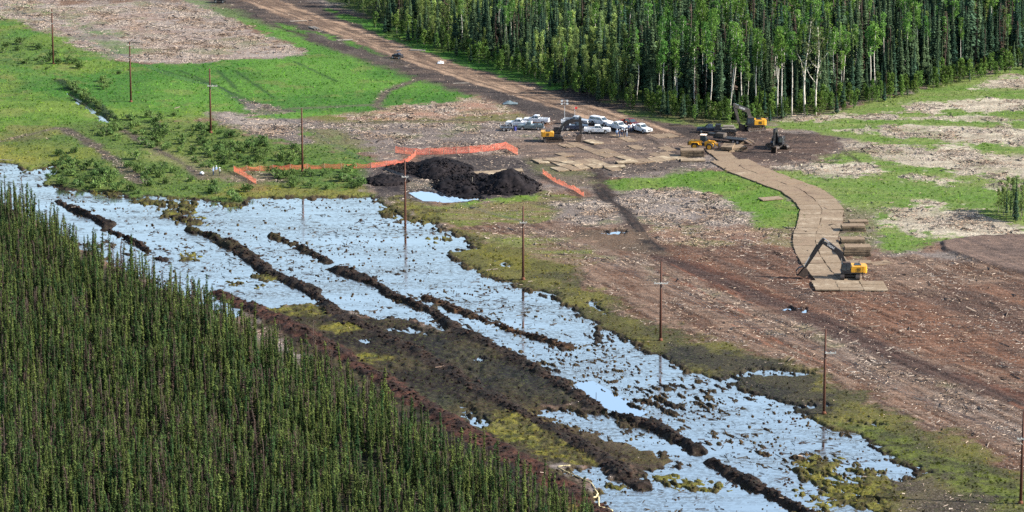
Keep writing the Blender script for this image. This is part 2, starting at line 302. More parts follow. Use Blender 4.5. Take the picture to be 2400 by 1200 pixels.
# spoil pad tail of dark tracks
paint(mask_poly([(860,505),(960,500),(1010,520),(900,500)], 1, 3), C(150,130,54), amt=.8)

PA = fbm(GX, GY, 9, 5, 151, .6); PB = fbm(GX, GY, 6, 5, 161, .6)
chipy = sst(.5, .8, grain[:, 0]) * (GY > 560); a_ = (sst(.54, .66, PA) * chipy * .55)[:, None]; col += (np.array(C(124,132,78), np.float32) - col) * a_; grain[:, 2] += a_[:, 0] * .5
gr_ = sst(.6, .9, grain[:, 2]); a_ = (sst(.58, .70, PB) * gr_ * .5)[:, None]; col += (np.array(C(150,146,88), np.float32) - col) * a_
a_ = (sst(.60, .70, PA) * gr_ * .35)[:, None]; col += (np.array(C(70,96,46), np.float32) - col) * a_
a_ = (sst(.55, .68, PB) * sst(.3, .6, grain[:, 0]) * .3)[:, None]; col += (np.array(C(84,70,60), np.float32) - col) * a_
# wheel ruts
rr0 = random.Random(5)
for k in range(34):
    ax, ay = (rr0.uniform(1280, 1620), rr0.uniform(305, 372)) if k < 12 else ((rr0.uniform(1700, 1980), rr0.uniform(310, 385)) if k < 24 else (rr0.uniform(880, 1280), rr0.uniform(290, 470)))
    L_ = rr0.uniform(40, 150); c_ = rr0.uniform(-26, 26); sl_ = rr0.uniform(-.35, .5)
    ln = [(ax + L_ * q, ay + L_ * q * sl_ + c_ * 4 * q * (1 - q) * .4) for q in (0, .25, .5, .75, 1)]
    for dd in (0, 6): paint(mask_line([(a + dd * .6, b + dd) for a, b in ln], .32, .25, .5), C(62,52,48), amt=.6)
# heights: water basin, islands, ridges
H += (N1 - .5) * .10 + (N6 - .5) * .25
grassy = sst(.4, .8, grain[:, 2]); H += grassy * (fbm(GX, GY, .7, 2, 71) - .5) * .16
H += sst(.4, .9, grain[:, 1]) * (ST - .5) * .5
wi, wm = mask_poly(WATER, 1.6, 2.2)
isl = fbm(GA / 2.0, GB / .75, 1, 4, 81, .62); isl2 = fbm(GX, GY, 18, 3, 91)
wet = np.zeros(N, np.float32); wet[wi] = wm
base = -.575 + .46 * sst(.44, .78, isl) + .24 * sst(.46, .72, isl2) * sst(.4, .6, isl)
dens = np.zeros(N, np.float32)
for pl, a in (([(1200,790),(1330,780),(1480,850),(1700,930),(1760,1000),(1700,1040),(1560,1010),(1400,930),(1290,860)], .30),
              ([(1440,960),(1620,930),(1760,990),(1900,1050),(1840,1080),(1640,1050)], .2), ([(1330,780),(1560,860),(1700,890),(1600,930),(1400,860)], .12),
              ([(560,640),(680,620),(760,670),(700,690)], .12), ([(1700,1000),(1840,1040),(2000,1090),(2080,1180),(1900,1200),(1760,1100),(1680,1050)], .2),
              ([(1020,690),(1330,780),(1350,830),(1100,760)], .12), ([(1340,990),(1500,1030),(1560,1080),(1440,1060)], .08),
              ([(-50,400),(60,430),(400,600),(520,700),(300,640),(60,520)], .1)):
    i2, m2 = mask_poly(pl, 4, 8); dens[i2] = np.maximum(dens[i2], m2 * a)
base += dens * (.35 + 2.4 * (isl - .42))
H = H * (1 - wet) + base * wet + (isl - .5) * 1.1 * np.clip(4 * wet * (1 - wet), 0, 1)
wetc = wet > .5
H[MFI[0]] += MFI[1] * (fbm(GX[MFI[0]], GY[MFI[0]], 1.1, 4, 121) - .5) * .8
# wet ground colours inside the basin
wq = np.nonzero(wet > .03)[0]; paint((wq, sst(.03, .3, wet[wq])), C(54,45,40), C(84,70,50), '6', g=(.06, .2, .2))
paint(mask_poly([(1255,945),(1350,945),(1560,1020),(1640,1080),(1540,1130),(1400,1080),(1300,1010)], 2, 4), C(60,48,40), C(86,72,48), '6', g=(.05, .2, .3), amt=.9)
for m, z in (([(1690,1000),(1800,1030),(1960,1075),(2060,1120),(1980,1120),(1840,1075),(1720,1040)], .12),):
    i2, m2 = mask_poly(m, 3, 8); H[i2] += m2 * wet[i2] * (N1[i2] - .35) * .5; paint((i2, m2), C(116,88,54), C(70,54,42), '1', g=(.2, 0, .4), amt=.9)
ISL = [([(1850,1085),(1930,1065),(2020,1080),(2070,1110),(2090,1150),(2000,1185),(1930,1150),(1880,1115)], .75), ([(405,596),(440,588),(490,594),(470,606),(410,604)], .5), ([(530,655),(570,650),(600,668),(540,664)], .5),
       ([(590,645),(640,640),(660,656),(600,656)], .5), ([(1610,1125),(1690,1120),(1740,1140),(1660,1150),(1600,1138)], .5), ([(1400,1130),(1470,1135),(1470,1150),(1405,1150)], .5),
       ([(1960,1130),(2100,1150),(2100,1230),(1980,1190)], .6), ([(220,446),(280,448),(275,456),(225,456)], .5), ([(1540,1115),(1580,1118),(1580,1132),(1545,1130)], .5),
       ([(395,492),(450,500),(470,520),(430,522),(390,505)], .6), ([(1010,555),(1040,560),(1030,572),(1000,566)], .4), ([(940,460),(1040,500),(1000,520),(880,490)], .5),
       ([(330,466),(400,458),(430,478),(460,496),(430,502),(390,488)], .7), ([(1860,1140),(1960,1160),(2000,1210),(1900,1210)], .5), ([(500,462),(560,462),(560,482),(535,480)], .6)]
isl0 = isl
for m, z in ISL:
    i2, m2 = mask_poly(m, 1, 5); m2 = m2 * sst(.30, .5, isl0[i2]); H[i2] = np.maximum(H[i2], H[i2] * (1 - m2) + m2 * (z * .35 + (N1[i2] - .45) * .9))
    paint((i2, m2), C(132,126,52), C(82,74,42), '1', g=(.1, 0, .8), amt=.9)
isl0 = isl
for m in ([(1690,868),(1780,862),(1890,868),(1895,875),(1800,880),(1730,885)], [(925,770),(1020,765),(1030,778),(940,780)], [(840,785),(865,790),(850,800),(835,796)],
          [(1060,852),(1105,856),(1090,860)], [(1145,836),(1180,838),(1170,841)], [(1100,960),(1140,985),(1125,992),(1100,975)], [(1955,980),(2020,985),(2040,995),(1980,995)],
          [(1380,705),(1450,735),(1400,738)], [(1130,600),(1210,612),(1170,622)], [(180,232),(205,245),(255,280),(244,283),(215,262)], [(1400,775),(1440,790),(1380,785)],
          [(930,88),(950,90),(975,100),(960,101)], [(1830,950),(1920,945),(1920,951),(1850,955)], [(1842,724),(1856,723),(1864,727),(1850,729)], [(1422,541),(1436,540),(1440,544),(1428,546)], [(1130,838),(1180,836),(1180,842)], [(1040,850),(1110,856),(1100,862)]):
    i2, m2 = mask_poly(m, .7, 4.5); H[i2] = H[i2] * (1 - m2) + m2 * (-.25 + .6 * sst(.5, .68, isl0[i2]))
    paint((i2, m2), DMUD, amt=.8)
# clear deep slot beside the ridge
SLOT = [(1358,905),(1385,900),(1425,923),(1470,946),(1505,966),(1480,974),(1430,966),(1385,934)]
# pit
i2, m2 = mask_poly([(930,440),(985,430),(1100,428),(1160,466),(1090,474),(990,476)], 1.4, 1.); H[i2] = H[i2] * (1 - m2) + m2 * (.06 + .15 * N1[i2])
i2, m2 = mask_poly(POOL, .5, 1.4); H[i2] = H[i2] * (1 - m2) - .9 * m2
# ditch
i2, m2 = mask_line([(160,216),(190,237),(222,261),(256,285)], .55, .5, .9); H[i2] = H[i2] * (1 - m2) - .15 * m2
i2, m2 = mask_line([(140,190),(185,218),(232,250),(268,282)], 1.3, .8, .8); paint((i2, m2), C(34,62,34), C(24,44,30), '1', amt=.9)  # dark green band: grass shadow along the ditch, painted into the ground colour
H[i2] += .25 * m2
for l, hw, hh in BERMS:
    brk = fbm(GX, GY, 4.5, 2, 140)
    i2, m2 = mask_line(l, hw * .78, hw * .6, 2.4)
    H[i2] = np.maximum(H[i2], H[i2] * (1 - m2) + m2 * (.66 * hh * (.6 + .55 * sst(.2, .75, brk[i2])) + (N1[i2] - .45) * .9))
    red = l[0][0] in (515,)
    paint((i2, sst(.15, .5, m2)), C(96,60,48) if red else C(60,46,39), C(56,36,32) if red else C(38,31,29), '1', g=(.1, 0, .1))
    if l[0][0] in (640, 440, 405): paint((i2, sst(.3, .9, m2) * sst(560, 470, np.abs(0 * GX[i2] + proj(GX[i2], GY[i2])[1] - 0) * .9) * .5), C(104,98,46))
    if l[0][0] == 1000: paint((i2, sst(.15, .5, m2)), C(104,74,50), C(64,48,38), '1')
i2, m2 = mask_poly(SLOT, .25, .5); H[i2] = H[i2] * (1 - m2) - .8 * m2
# ruts along the lines of the haul road and slope
H += sst(.3, .9, grain[:, 1]) * (fbm(GA / 14, GB / .8, 1, 3, 101) - .5) * .22
# raised soil pad on the right
i2, m2 = mask_poly([(2205,568),(2300,556),(2420,552),(2650,560),(2650,700),(2400,645),(2300,618),(2215,590)], .5, .5); H[i2] += m2 * .5
# edge of the sheet drops away
rr = np.repeat(np.arange(NR), NC); cc = np.tile(np.arange(NC), NR)
H[(rr == 0) | (rr == NR - 1) | (cc == 0) | (cc == NC - 1)] = -3.0

def hgt(x, y):
    r = np.interp(-np.asarray(y), -rowy[::-1][::-1] if rowy[0] > rowy[-1] else rowy * -1, np.arange(NR)) if False else np.interp(y, rowy, np.arange(NR))
    c = (np.asarray(x) / (np.sqrt(np.asarray(y) ** 2 + CAM_H ** 2) * .168) + 1) / 2 * (NC - 1)
    r = np.clip(np.round(r).astype(int), 1, NR - 2); c = np.clip(np.round(c).astype(int), 1, NC - 2)
    return H[r * NC + c]
def hz(x, y): return float(hgt(np.array([x]), np.array([y]))[0])

def grid_mesh(name, X, Y, Z, nr, nc):
    me = bpy.data.meshes.new(name)
    v = np.stack([X, Y, Z], 1).astype(np.float32)
    i = np.arange((nr - 1) * nc).reshape(nr - 1, nc)[:, :-1].ravel()
    f = np.stack([i, i + 1, i + nc + 1, i + nc], 1).astype(np.int32)
    me.vertices.add(len(v)); me.vertices.foreach_set('co', v.ravel())
    me.loops.add(f.size); me.loops.foreach_set('vertex_index', f.ravel())
    me.polygons.add(len(f)); me.polygons.foreach_set('loop_start', np.arange(0, f.size, 4, dtype=np.int32))
    me.polygons.foreach_set('use_smooth', np.ones(len(f), bool))
    me.update(); return me

# ------------------------------------------------------------------ material helpers
class NT:
    def __init__(s, name):
        s.m = bpy.data.materials.new(name); s.m.use_nodes = True; s.t = s.m.node_tree; s.t.nodes.clear()
        s.out = s.t.nodes.new('ShaderNodeOutputMaterial')
    def n(s, ty, **kw):
        o = s.t.nodes.new('ShaderNode' + ty)
        for k, v in kw.items():
            if isinstance(k, str) and hasattr(o, k): setattr(o, k, v)
        return o
    def l(s, a, b): s.t.links.new(a, b)
    def noise(s, vec, scale, det=3, rough=.6):
        o = s.n('TexNoise'); o.inputs['Scale'].default_value = scale; o.inputs['Detail'].default_value = det; o.inputs['Roughness'].default_value = rough
        if vec is not None: s.l(vec, o.inputs['Vector'])
        return o.outputs['Fac']
    def ramp(s, v, a, b, lo=0., hi=1.):
        o = s.n('MapRange'); o.inputs[1].default_value = a; o.inputs[2].default_value = b; o.inputs[3].default_value = lo; o.inputs[4].default_value = hi
        s.l(v, o.inputs[0]); return o.outputs[0]
    def math(s, op, a, b=None):
        o = s.n('Math', operation=op)
        for i, v in enumerate((a, b)):
            if v is None: continue
            if isinstance(v, (int, float)): o.inputs[i].default_value = v
            else: s.l(v, o.inputs[i])
        return o.outputs[0]
    def mix(s, f, a, b, bt='MIX'):
        o = s.n('Mix', data_type='RGBA', blend_type=bt)
        for i, v in ((0, f), (6, a), (7, b)):
            if isinstance(v, (int, float)): o.inputs[i].default_value = v
            elif isinstance(v, tuple): o.inputs[i].default_value = (*v[:3], 1)
            else: s.l(v, o.inputs[i])
        return o.outputs[2]
    def scalecol(s, c, f):
        o = s.n('VectorMath', operation='SCALE')
        if isinstance(c, tuple): o.inputs[0].default_value = c[:3]
        else: s.l(c, o.inputs[0])
        if isinstance(f, (int, float)): o.inputs['Scale'].default_value = f
        else: s.l(f, o.inputs['Scale'])
        return o.outputs[0]
    def coords(s, rot=0, sc=(1, 1, 1)):
        tc = s.n('TexCoord'); mp = s.n('Mapping'); mp.inputs['Rotation'].default_value = (0, 0, rot); mp.inputs['Scale'].default_value = sc
        s.l(tc.outputs['Object'], mp.inputs['Vector']); return mp.outputs[0]
    def bsdf(s, c, rough=.9, metal=0., spec=.3, normal=None):
        b = s.n('BsdfPrincipled')
        if isinstance(c, tuple): b.inputs['Base Color'].default_value = (*c[:3], 1)
        else: s.l(c, b.inputs['Base Color'])
        if isinstance(rough, (int, float)): b.inputs['Roughness'].default_value = rough
        else: s.l(rough, b.inputs['Roughness'])
        b.inputs['Metallic'].default_value = metal; b.inputs['Specular IOR Level'].default_value = spec
        if normal is not None: s.l(normal, b.inputs['Normal'])
        s.l(b.outputs[0], s.out.inputs[0]); return b
    def bump(s, h, dist=.1, st=1.):
        o = s.n('Bump'); o.inputs['Distance'].default_value = dist; o.inputs['Strength'].default_value = st; s.l(h, o.inputs['Height']); return o.outputs[0]

_mc = {}
def solid(name, c, rough=.6, metal=0., spec=.4, var=.25, dirt=None, dscale=1.5, damt=.5):
    if name in _mc: return _mc[name]
    t = NT(name); v = t.coords()
    c2 = t.scalecol(c, t.ramp(t.noise(v, 3.1, 4), .3, .7, 1 - var, 1 + var))
    if dirt: c2 = t.mix(t.ramp(t.noise(v, dscale, 5, .7), .45, .68, 0, damt), c2, dirt)
    t.bsdf(c2, rough, metal, spec); _mc[name] = t.m; return t.m

# ground material
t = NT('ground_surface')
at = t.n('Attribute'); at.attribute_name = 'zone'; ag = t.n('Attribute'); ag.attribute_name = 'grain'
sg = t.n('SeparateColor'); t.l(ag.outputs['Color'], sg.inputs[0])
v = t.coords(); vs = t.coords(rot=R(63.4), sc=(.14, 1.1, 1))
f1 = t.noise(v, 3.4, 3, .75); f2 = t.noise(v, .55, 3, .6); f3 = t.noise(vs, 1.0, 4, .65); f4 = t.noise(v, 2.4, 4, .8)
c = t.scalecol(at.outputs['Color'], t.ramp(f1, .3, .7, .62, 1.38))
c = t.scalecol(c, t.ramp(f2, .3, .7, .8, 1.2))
c = t.scalecol(c, t.math('ADD', 1., t.math('MULTIPLY', t.ramp(f3, .35, .65, -.42, .42), sg.outputs[1])))
# pale wood bits and the dark gaps between them
spk = t.math('MULTIPLY', t.ramp(f4, .52, .66, 0, .8), sg.outputs[0]); c = t.mix(spk, c, C(238,218,202))
drk = t.math('MULTIPLY', t.ramp(t.noise(v, 2.7, 3, .8), .46, .34, 0, .55), sg.outputs[0]); c = t.mix(drk, c, C(58,46,42))
# grass flecks
gf = t.math('MULTIPLY', t.ramp(t.noise(v, 1.9, 4, .75), .52, .66, 0, .5), sg.outputs[2]); c = t.mix(gf, c, C(156,176,76))
gd = t.math('MULTIPLY', t.ramp(t.noise(v, 1.5, 4, .75), .46, .34, 0, .35), sg.outputs[2]); c = t.mix(gd, c, C(36,60,28))
bp = t.bump(t.math('ADD', t.noise(v, 2.0, 4, .7), t.math('MULTIPLY', f3, sg.outputs[1])), .2, 1.)
t.bsdf(c, .95, 0, .15, bp); M_GROUND = t.m

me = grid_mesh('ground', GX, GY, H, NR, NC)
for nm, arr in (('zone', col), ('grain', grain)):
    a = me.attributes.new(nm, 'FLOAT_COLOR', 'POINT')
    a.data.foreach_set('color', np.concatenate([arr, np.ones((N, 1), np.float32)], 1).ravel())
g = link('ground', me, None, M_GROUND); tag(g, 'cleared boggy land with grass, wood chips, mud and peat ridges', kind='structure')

# far ground out to the horizon
def quad_ring(name, z, size, mat):
    me = bpy.data.meshes.new(name); s = size
    me.from_pydata([(-s, -s, z), (s, -s, z), (s, s, z), (-s, s, z)], [], [(0, 1, 2, 3)]); return link(name, me, None, mat)
t = NT('far_land'); v = t.coords(); t.bsdf(t.mix(t.ramp(t.noise(v, .02, 6, .7), .4, .6), C(60,84,44), C(96,104,60)), .95, 0, .1)
tag(quad_ring('far_ground', -2.9, 9000, t.m), 'land stretching away beyond the cleared area', kind='structure')

# ------------------------------------------------------------------ water
t = NT('water_surface'); v = t.coords(); vw = t.coords(rot=R(63.4), sc=(.25, 1, 1))
film = t.ramp(t.noise(vw, .12, 6, .75), .38, .60, 0, 1)
film2 = t.math('MAXIMUM', t.math('MULTIPLY', film, t.ramp(t.noise(v, 1.1, 5, .8), .44, .56)), t.math('MULTIPLY', t.ramp(t.noise(t.coords(sc=(.5, 1, 1)), 1.7, 4, .8), .53, .66, 0, .7), t.ramp(t.noise(v, .05, 3), .46, .60, .05, 1)))
dif = t.n('BsdfDiffuse'); t.l(t.mix(film2, C(44,40,34), C(88,84,76)), dif.inputs[0])
gl = t.n('BsdfGlossy'); gl.inputs['Color'].default_value = (1., .93, .83, 1)
t.l(t.ramp(film, 0, 1, .02, .22), gl.inputs['Roughness'])
bpn = t.bump(t.noise(vw, 1.6, 3, .6), .012, .6); t.l(bpn, gl.inputs['Normal'])
fr = t.n('Fresnel'); fr.inputs['IOR'].default_value = 3.9
mx = t.n('MixShader'); t.l(t.math('MULTIPLY', fr.outputs[0], t.ramp(film2, 0, 1, 1.0, .30)), mx.inputs[0]); t.l(dif.outputs[0], mx.inputs[1]); t.l(gl.outputs[0], mx.inputs[2]); t.l(mx.outputs[0], t.out.inputs[0])
M_WATER = t.m
M_CLEAR = M_WATER.copy(); M_CLEAR.name = 'clear_still_water'
for nd_ in M_CLEAR.node_tree.nodes:
    if nd_.type == 'BSDF_GLOSSY':
        nd_.inputs['Color'].default_value = (1, .98, .95, 1)
        for lk in list(nd_.inputs['Roughness'].links) + list(nd_.inputs['Normal'].links): M_CLEAR.node_tree.links.remove(lk)
        nd_.inputs['Roughness'].default_value = .01
    if nd_.type == 'FRESNEL': nd_.inputs['IOR'].default_value = 4.2
    if nd_.type == 'MIX_SHADER':
        for lk in list(nd_.inputs[0].links): M_CLEAR.node_tree.links.remove(lk)
        M_CLEAR.node_tree.links.new([q for q in M_CLEAR.node_tree.nodes if q.type == 'FRESNEL'][0].outputs[0], nd_.inputs[0])
def water(name, pts, z, label, grow=0, M_WATER=M_WATER):
    W = PN(pts, z); me = bpy.data.meshes.new(name)
    me.from_pydata([(a, b, z) for a, b in W], [], [tuple(range(len(W)))]); o = link(name, me, None, M_WATER)
    tag(o, label, kind='structure'); return o
water('water', [(-330,330),(1000,400),(1000,440),(940,440),(940,480),(1150,560),(1500,740),(1960,840),(2360,1110),(2300,1400),(1300,1400),(1290,1130),(500,800),(-330,540)], 0.0, 'shallow flood water lying over the bog, reflecting pale sky')
water('water', [(925,436),(1165,436),(1165,476),(925,476)], -.06, 'small clear pool at the foot of the dark spoil heaps', M_WATER=M_CLEAR)
water('water', [(1345,897),(1390,893),(1520,966),(1490,982),(1380,945)], .03, 'bright sliver of clear open water beside the peat ridge', M_WATER=M_CLEAR)
water('water', [(1815,712),(1890,718),(1890,738),(1815,735)], -.02, 'tiny puddle on the brown slope beside the dark track', M_WATER=M_CLEAR)
water('water', [(1405,530),(1465,532),(1465,555),(1405,555)], -.02, 'tiny puddle at the bend of the dark track', M_WATER=M_CLEAR)
water('water', [(110,185),(170,205),(290,290),(230,292)], 0.01, 'narrow strip of water in the ditch through the green field')
water('water', [(915,80),(1000,98),(990,110),(915,100)], 0.012, 'small puddle beside the haul road')

# ------------------------------------------------------------------ mesh builder
class MB:
    def __init__(s): s.v = []; s.f = []; s.mi = []
    def add(s, vs, fs, mi=0, M=None):
        b = len(s.v)
        for p in vs: s.v.append(tuple(M @ Vector(p)) if M is not None else tuple(p))
        for q in fs: s.f.append(tuple(b + i for i in q)); s.mi.append(mi)
        return s
    def box(s, c, d, M=None, mi=0, ch=0.):
        x, y, z = c; a, b, h = d[0] / 2, d[1] / 2, d[2] / 2
        if ch > 0:
            s.loft([[(x + sx * (a - k), y + sy * (b - k), zz) for sx, sy in ((-1, -1), (1, -1), (1, 1), (-1, 1))] for zz, k in ((z - h, ch), (z - h + ch, 0), (z + h - ch, 0), (z + h, ch))], M, mi); return s
        vs = [(x + i * a, y + j * b, z + k * h) for i in (-1, 1) for j in (-1, 1) for k in (-1, 1)]
        return s.add(vs, [(0, 1, 3, 2), (4, 6, 7, 5), (0, 4, 5, 1), (2, 3, 7, 6), (0, 2, 6, 4), (1, 5, 7, 3)], mi, M)
    def loft(s, rings, M=None, mi=0, cap=True, closed=True):
        n = len(rings[0]); vs = [p for r in rings for p in r]; fs = []
        for i in range(len(rings) - 1):
            for j in range(n if closed else n - 1):
                fs.append((i * n + j, i * n + (j + 1) % n, (i + 1) * n + (j + 1) % n, (i + 1) * n + j))
        if cap: fs.append(tuple(range(n - 1, -1, -1))); fs.append(tuple((len(rings) - 1) * n + j for j in range(n)))
        return s.add(vs, fs, mi, M)
    def ext(s, prof, y0, y1, M=None, mi=0, in0=0, bev=0.):   # profile in x-z, extruded along y
        cx = sum(p[0] for p in prof) / len(prof); cz = sum(p[1] for p in prof) / len(prof)
        def sh(k): return [(cx + (x - cx) * k, z if not bev else cz + (z - cz) * k) for x, z in prof]
        if bev:
            k = .93; rings = [[(x, y, z) for x, z in sh(kk)] for y, kk in ((y0, k), (y0 + bev, 1), (y1 - bev, 1), (y1, k))]
        else: rings = [[(x, y, z) for x, z in prof] for y in (y0, y1)]
        return s.loft(rings, M, mi)
    def tube(s, pts, rad, n=6, M=None, mi=0, cap=True):
        pts = [Vector(p) for p in pts]; rs = rad if isinstance(rad, (list, tuple)) else [rad] * len(pts); rings = []
        for i, p in enumerate(pts):
            d = (pts[min(i + 1, len(pts) - 1)] - pts[max(i - 1, 0)]).normalized()
            a = d.orthogonal().normalized() if abs(d.z) > .9 else d.cross(Vector((0, 0, 1))).normalized()
            if abs(d.z) > .9: a = (Vector((1, 0, 0)) - d * d.x).normalized()
            b = d.cross(a)
            rings.append([tuple(p + (a * math.cos(t) + b * math.sin(t)) * rs[i]) for t in [2 * math.pi * k / n for k in range(n)]])
        return s.loft(rings, M, mi, cap)
    def cyl(s, c, r, w, axis='y', n=16, M=None, mi=0):
        x, y, z = c; h = w / 2
        p = {'y': ((x, y - h, z), (x, y + h, z)), 'x': ((x - h, y, z), (x + h, y, z)), 'z': ((x, y, z - h), (x, y, z + h))}[axis]
        return s.tube(p, r, n, M, mi)
    def sph(s, c, r, n=8, m=6, M=None, mi=0):
        r = r if isinstance(r, tuple) else (r, r, r); rings = []
        for i in range(m + 1):
            th = math.pi * (.02 + .96 * i / m); rings.append([(c[0] + r[0] * math.sin(th) * math.cos(2 * math.pi * k / n), c[1] + r[1] * math.sin(th) * math.sin(2 * math.pi * k / n), c[2] - r[2] * math.cos(th)) for k in range(n)])
        return s.loft(rings, M, mi)
    def mesh(s, name, mats, smooth=False):
        me = bpy.data.meshes.new(name); me.from_pydata(s.v, [], s.f)
        for m in (mats if isinstance(mats, (list, tuple)) else [mats]): me.materials.append(m)
        me.polygons.foreach_set('material_index', s.mi); me.validate()
        if smooth: me.polygons.foreach_set('use_smooth', [True] * len(me.polygons))
        me.update(); return me
    def build(s, name, mats, parent=None, smooth=False, loc=None):
        o = link(name, s.mesh(name, mats, smooth), parent)
        if loc: o.location = loc
        return o

def raw_mesh(name, V, F, mat, rnd=None, smooth=False):   # numpy quads / tris
    me = bpy.data.meshes.new(name); V = np.asarray(V, np.float32); F = np.asarray(F, np.int32); k = F.shape[1]
    me.vertices.add(len(V)); me.vertices.foreach_set('co', V.ravel())
    me.loops.add(F.size); me.loops.foreach_set('vertex_index', F.ravel())
    me.polygons.add(len(F)); me.polygons.foreach_set('loop_start', np.arange(0, F.size, k, dtype=np.int32))
    if smooth: me.polygons.foreach_set('use_smooth', np.ones(len(F), bool))
    me.update()
    if rnd is not None:
        a = me.attributes.new('tint', 'FLOAT', 'FACE'); a.data.foreach_set('value', np.asarray(rnd, np.float32))
    me.materials.append(mat); return me

# ------------------------------------------------------------------ foliage materials
def leafmat(name, c1, c2, trans=.25, objvar=.3):
    t = NT(name); oi = t.n('ObjectInfo'); at = t.n('Attribute'); at.attribute_name = 'tint'
    c = t.mix(oi.outputs['Random'], c1, c2)
    c = t.scalecol(c, at.outputs['Fac'])
    wn = t.n('TexWhiteNoise', noise_dimensions='1D'); t.l(oi.outputs['Random'], wn.inputs['W'])
    c = t.scalecol(c, t.ramp(wn.outputs[0], 0, 1, 1 - objvar, 1 + objvar))
    d = t.n('BsdfDiffuse'); tr = t.n('BsdfTranslucent'); t.l(c, d.inputs[0]); t.l(c, tr.inputs[0])
    m = t.n('MixShader'); m.inputs[0].default_value = trans; t.l(d.outputs[0], m.inputs[1]); t.l(tr.outputs[0], m.inputs[2]); t.l(m.outputs[0], t.out.inputs[0])
    return t.m
M_BSP = leafmat('black_spruce_needles', C(66,96,60,.54), C(122,136,74,.54))
M_FSP = leafmat('spruce_needles', C(70,100,82,.62), C(108,130,92,.62))
M_ASP = leafmat('aspen_leaves', C(100,150,76,.6), C(140,176,84,.6), .4)
M_YAS = leafmat('birch_leaves', C(170,190,108,.72), C(130,154,98,.68), .4)
M_SAP = leafmat('sapling_leaves', C(112,150,78,.5), C(140,170,84,.5), .4)
M_WIL = leafmat('willow_leaves', C(104,134,80,.58), C(132,158,90,.58), .4)
M_DEAD = leafmat('dead_twigs', C(82,68,60,.5), C(108,92,82,.5), .05)
M_TUS = leafmat('sedge_blades', C(110,104,52,.5), C(84,66,44,.5), .2)
def barkmat(name, c, c2, sc=3.):
    t = NT(name); v = t.coords(sc=(1, 1, .6)); t.bsdf(t.mix(t.ramp(t.noise(v, sc, 4, .7), .5, .64), c, c2), .9, 0, .1); return t.m
M_BARKD = barkmat('spruce_bark', C(112,96,84), C(70,60,54)); M_BARKW = barkmat('white_bark', C(232,224,210,.68), C(130,120,108), 1.2)
M_BARKX = barkmat('dead_bark', C(124,110,100), C(74,64,58)); M_BARKG = barkmat('grey_bark', C(190,182,168), C(110,98,86))

# ------------------------------------------------------------------ tree meshes
def quads(cent, du, dv):
    n = len(cent); V = np.stack([cent - du - dv, cent + du - dv * .6, cent + du * 1.1 + dv, cent - du * .8 + dv], 1).reshape(-1, 3)
    return V, np.arange(4 * n).reshape(n, 4)
def spruce_mesh(name, h, rmax, n, size, seed, mat, base=.06, club=0., power=.85, droop=.45):
    r = np.random.default_rng(seed)
    tt = base + (1 - base) * (r.random(n) ** .95); tt[:6] = np.linspace(.94, 1.0, 6)
    lv = np.round(tt * h / (size * 1.3)) * (size * 1.3) / h; tt = tt * .35 + lv * .65
    prof = rmax * np.clip(1 - tt, 0, 1) ** power * (1 - .55 * np.clip(.18 - tt, 0, 1) / .18) + .03
    if club: prof = prof * (.72 + .28 * np.cos(tt * 19 + seed)) + club * rmax * np.exp(-((tt - .93) / .06) ** 2)
    lob = 1 + .35 * np.sin(np.linspace(0, 1, n) * 0 + seed + tt * 40)
    an = r.random(n) * 2 * np.pi; asym = 1 + .22 * np.cos(an - seed)
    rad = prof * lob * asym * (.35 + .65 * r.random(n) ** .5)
    c = np.stack([np.cos(an) * rad, np.sin(an) * rad, tt * h - droop * rad * .6 + r.normal(0, .04, n)], 1)
    out = np.stack([np.cos(an), np.sin(an), -droop + r.normal(0, .25, n)], 1); tan = np.stack([-np.sin(an), np.cos(an), r.normal(0, .35, n)], 1)
    sz = size * (.5 + .8 * r.random(n)) * (.55 + .7 * (1 - tt))
    V, F = quads(c, out * (sz * .62)[:, None], tan * (sz * .42)[:, None])
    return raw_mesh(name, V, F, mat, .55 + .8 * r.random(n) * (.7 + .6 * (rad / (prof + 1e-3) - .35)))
def trunk_mesh(name, h, r0, mat, seed=0, bend=.0, n=6, limbs=0, top=.03, l0=.5, ll=2., fork=False):
    r = random.Random(seed); mb = MB(); pts = []
    a = r.uniform(0, 6.28)
    def at(t): return Vector((math.cos(a) * bend * math.sin(t * 2.6) + .3 * bend * math.sin(7 * t + seed), math.sin(a) * bend * math.sin(t * 2.2), t * h))
    K = 7
    mb.tube([at(i / K) for i in range(K + 1)], [r0 + (top - r0) * (i / K) for i in range(K + 1)], n)
    ends = []
    for i in range(limbs):
        t = l0 + (0.97 - l0) * i / max(1, limbs - 1) + r.uniform(-.02, .02); an = r.uniform(0, 6.28) if not fork else (i * 2.4 + seed)
        L = ll * (1.15 - t) * r.uniform(.7, 1.3) * 1.6; p = at(t); up = r.uniform(.6, 1.3)
        d = Vector((math.cos(an), math.sin(an), up)).normalized()
        q = p + d * L * .5; e = q + (d + Vector((0, 0, .5))).normalized() * L * .5
        mb.tube([p, q, e], [max(.03, r0 * (1 - t) * .75), max(.025, r0 * (1 - t) * .5), .015], 5); ends += [q, e]
    return mb.mesh(name, mat, True), ends, at
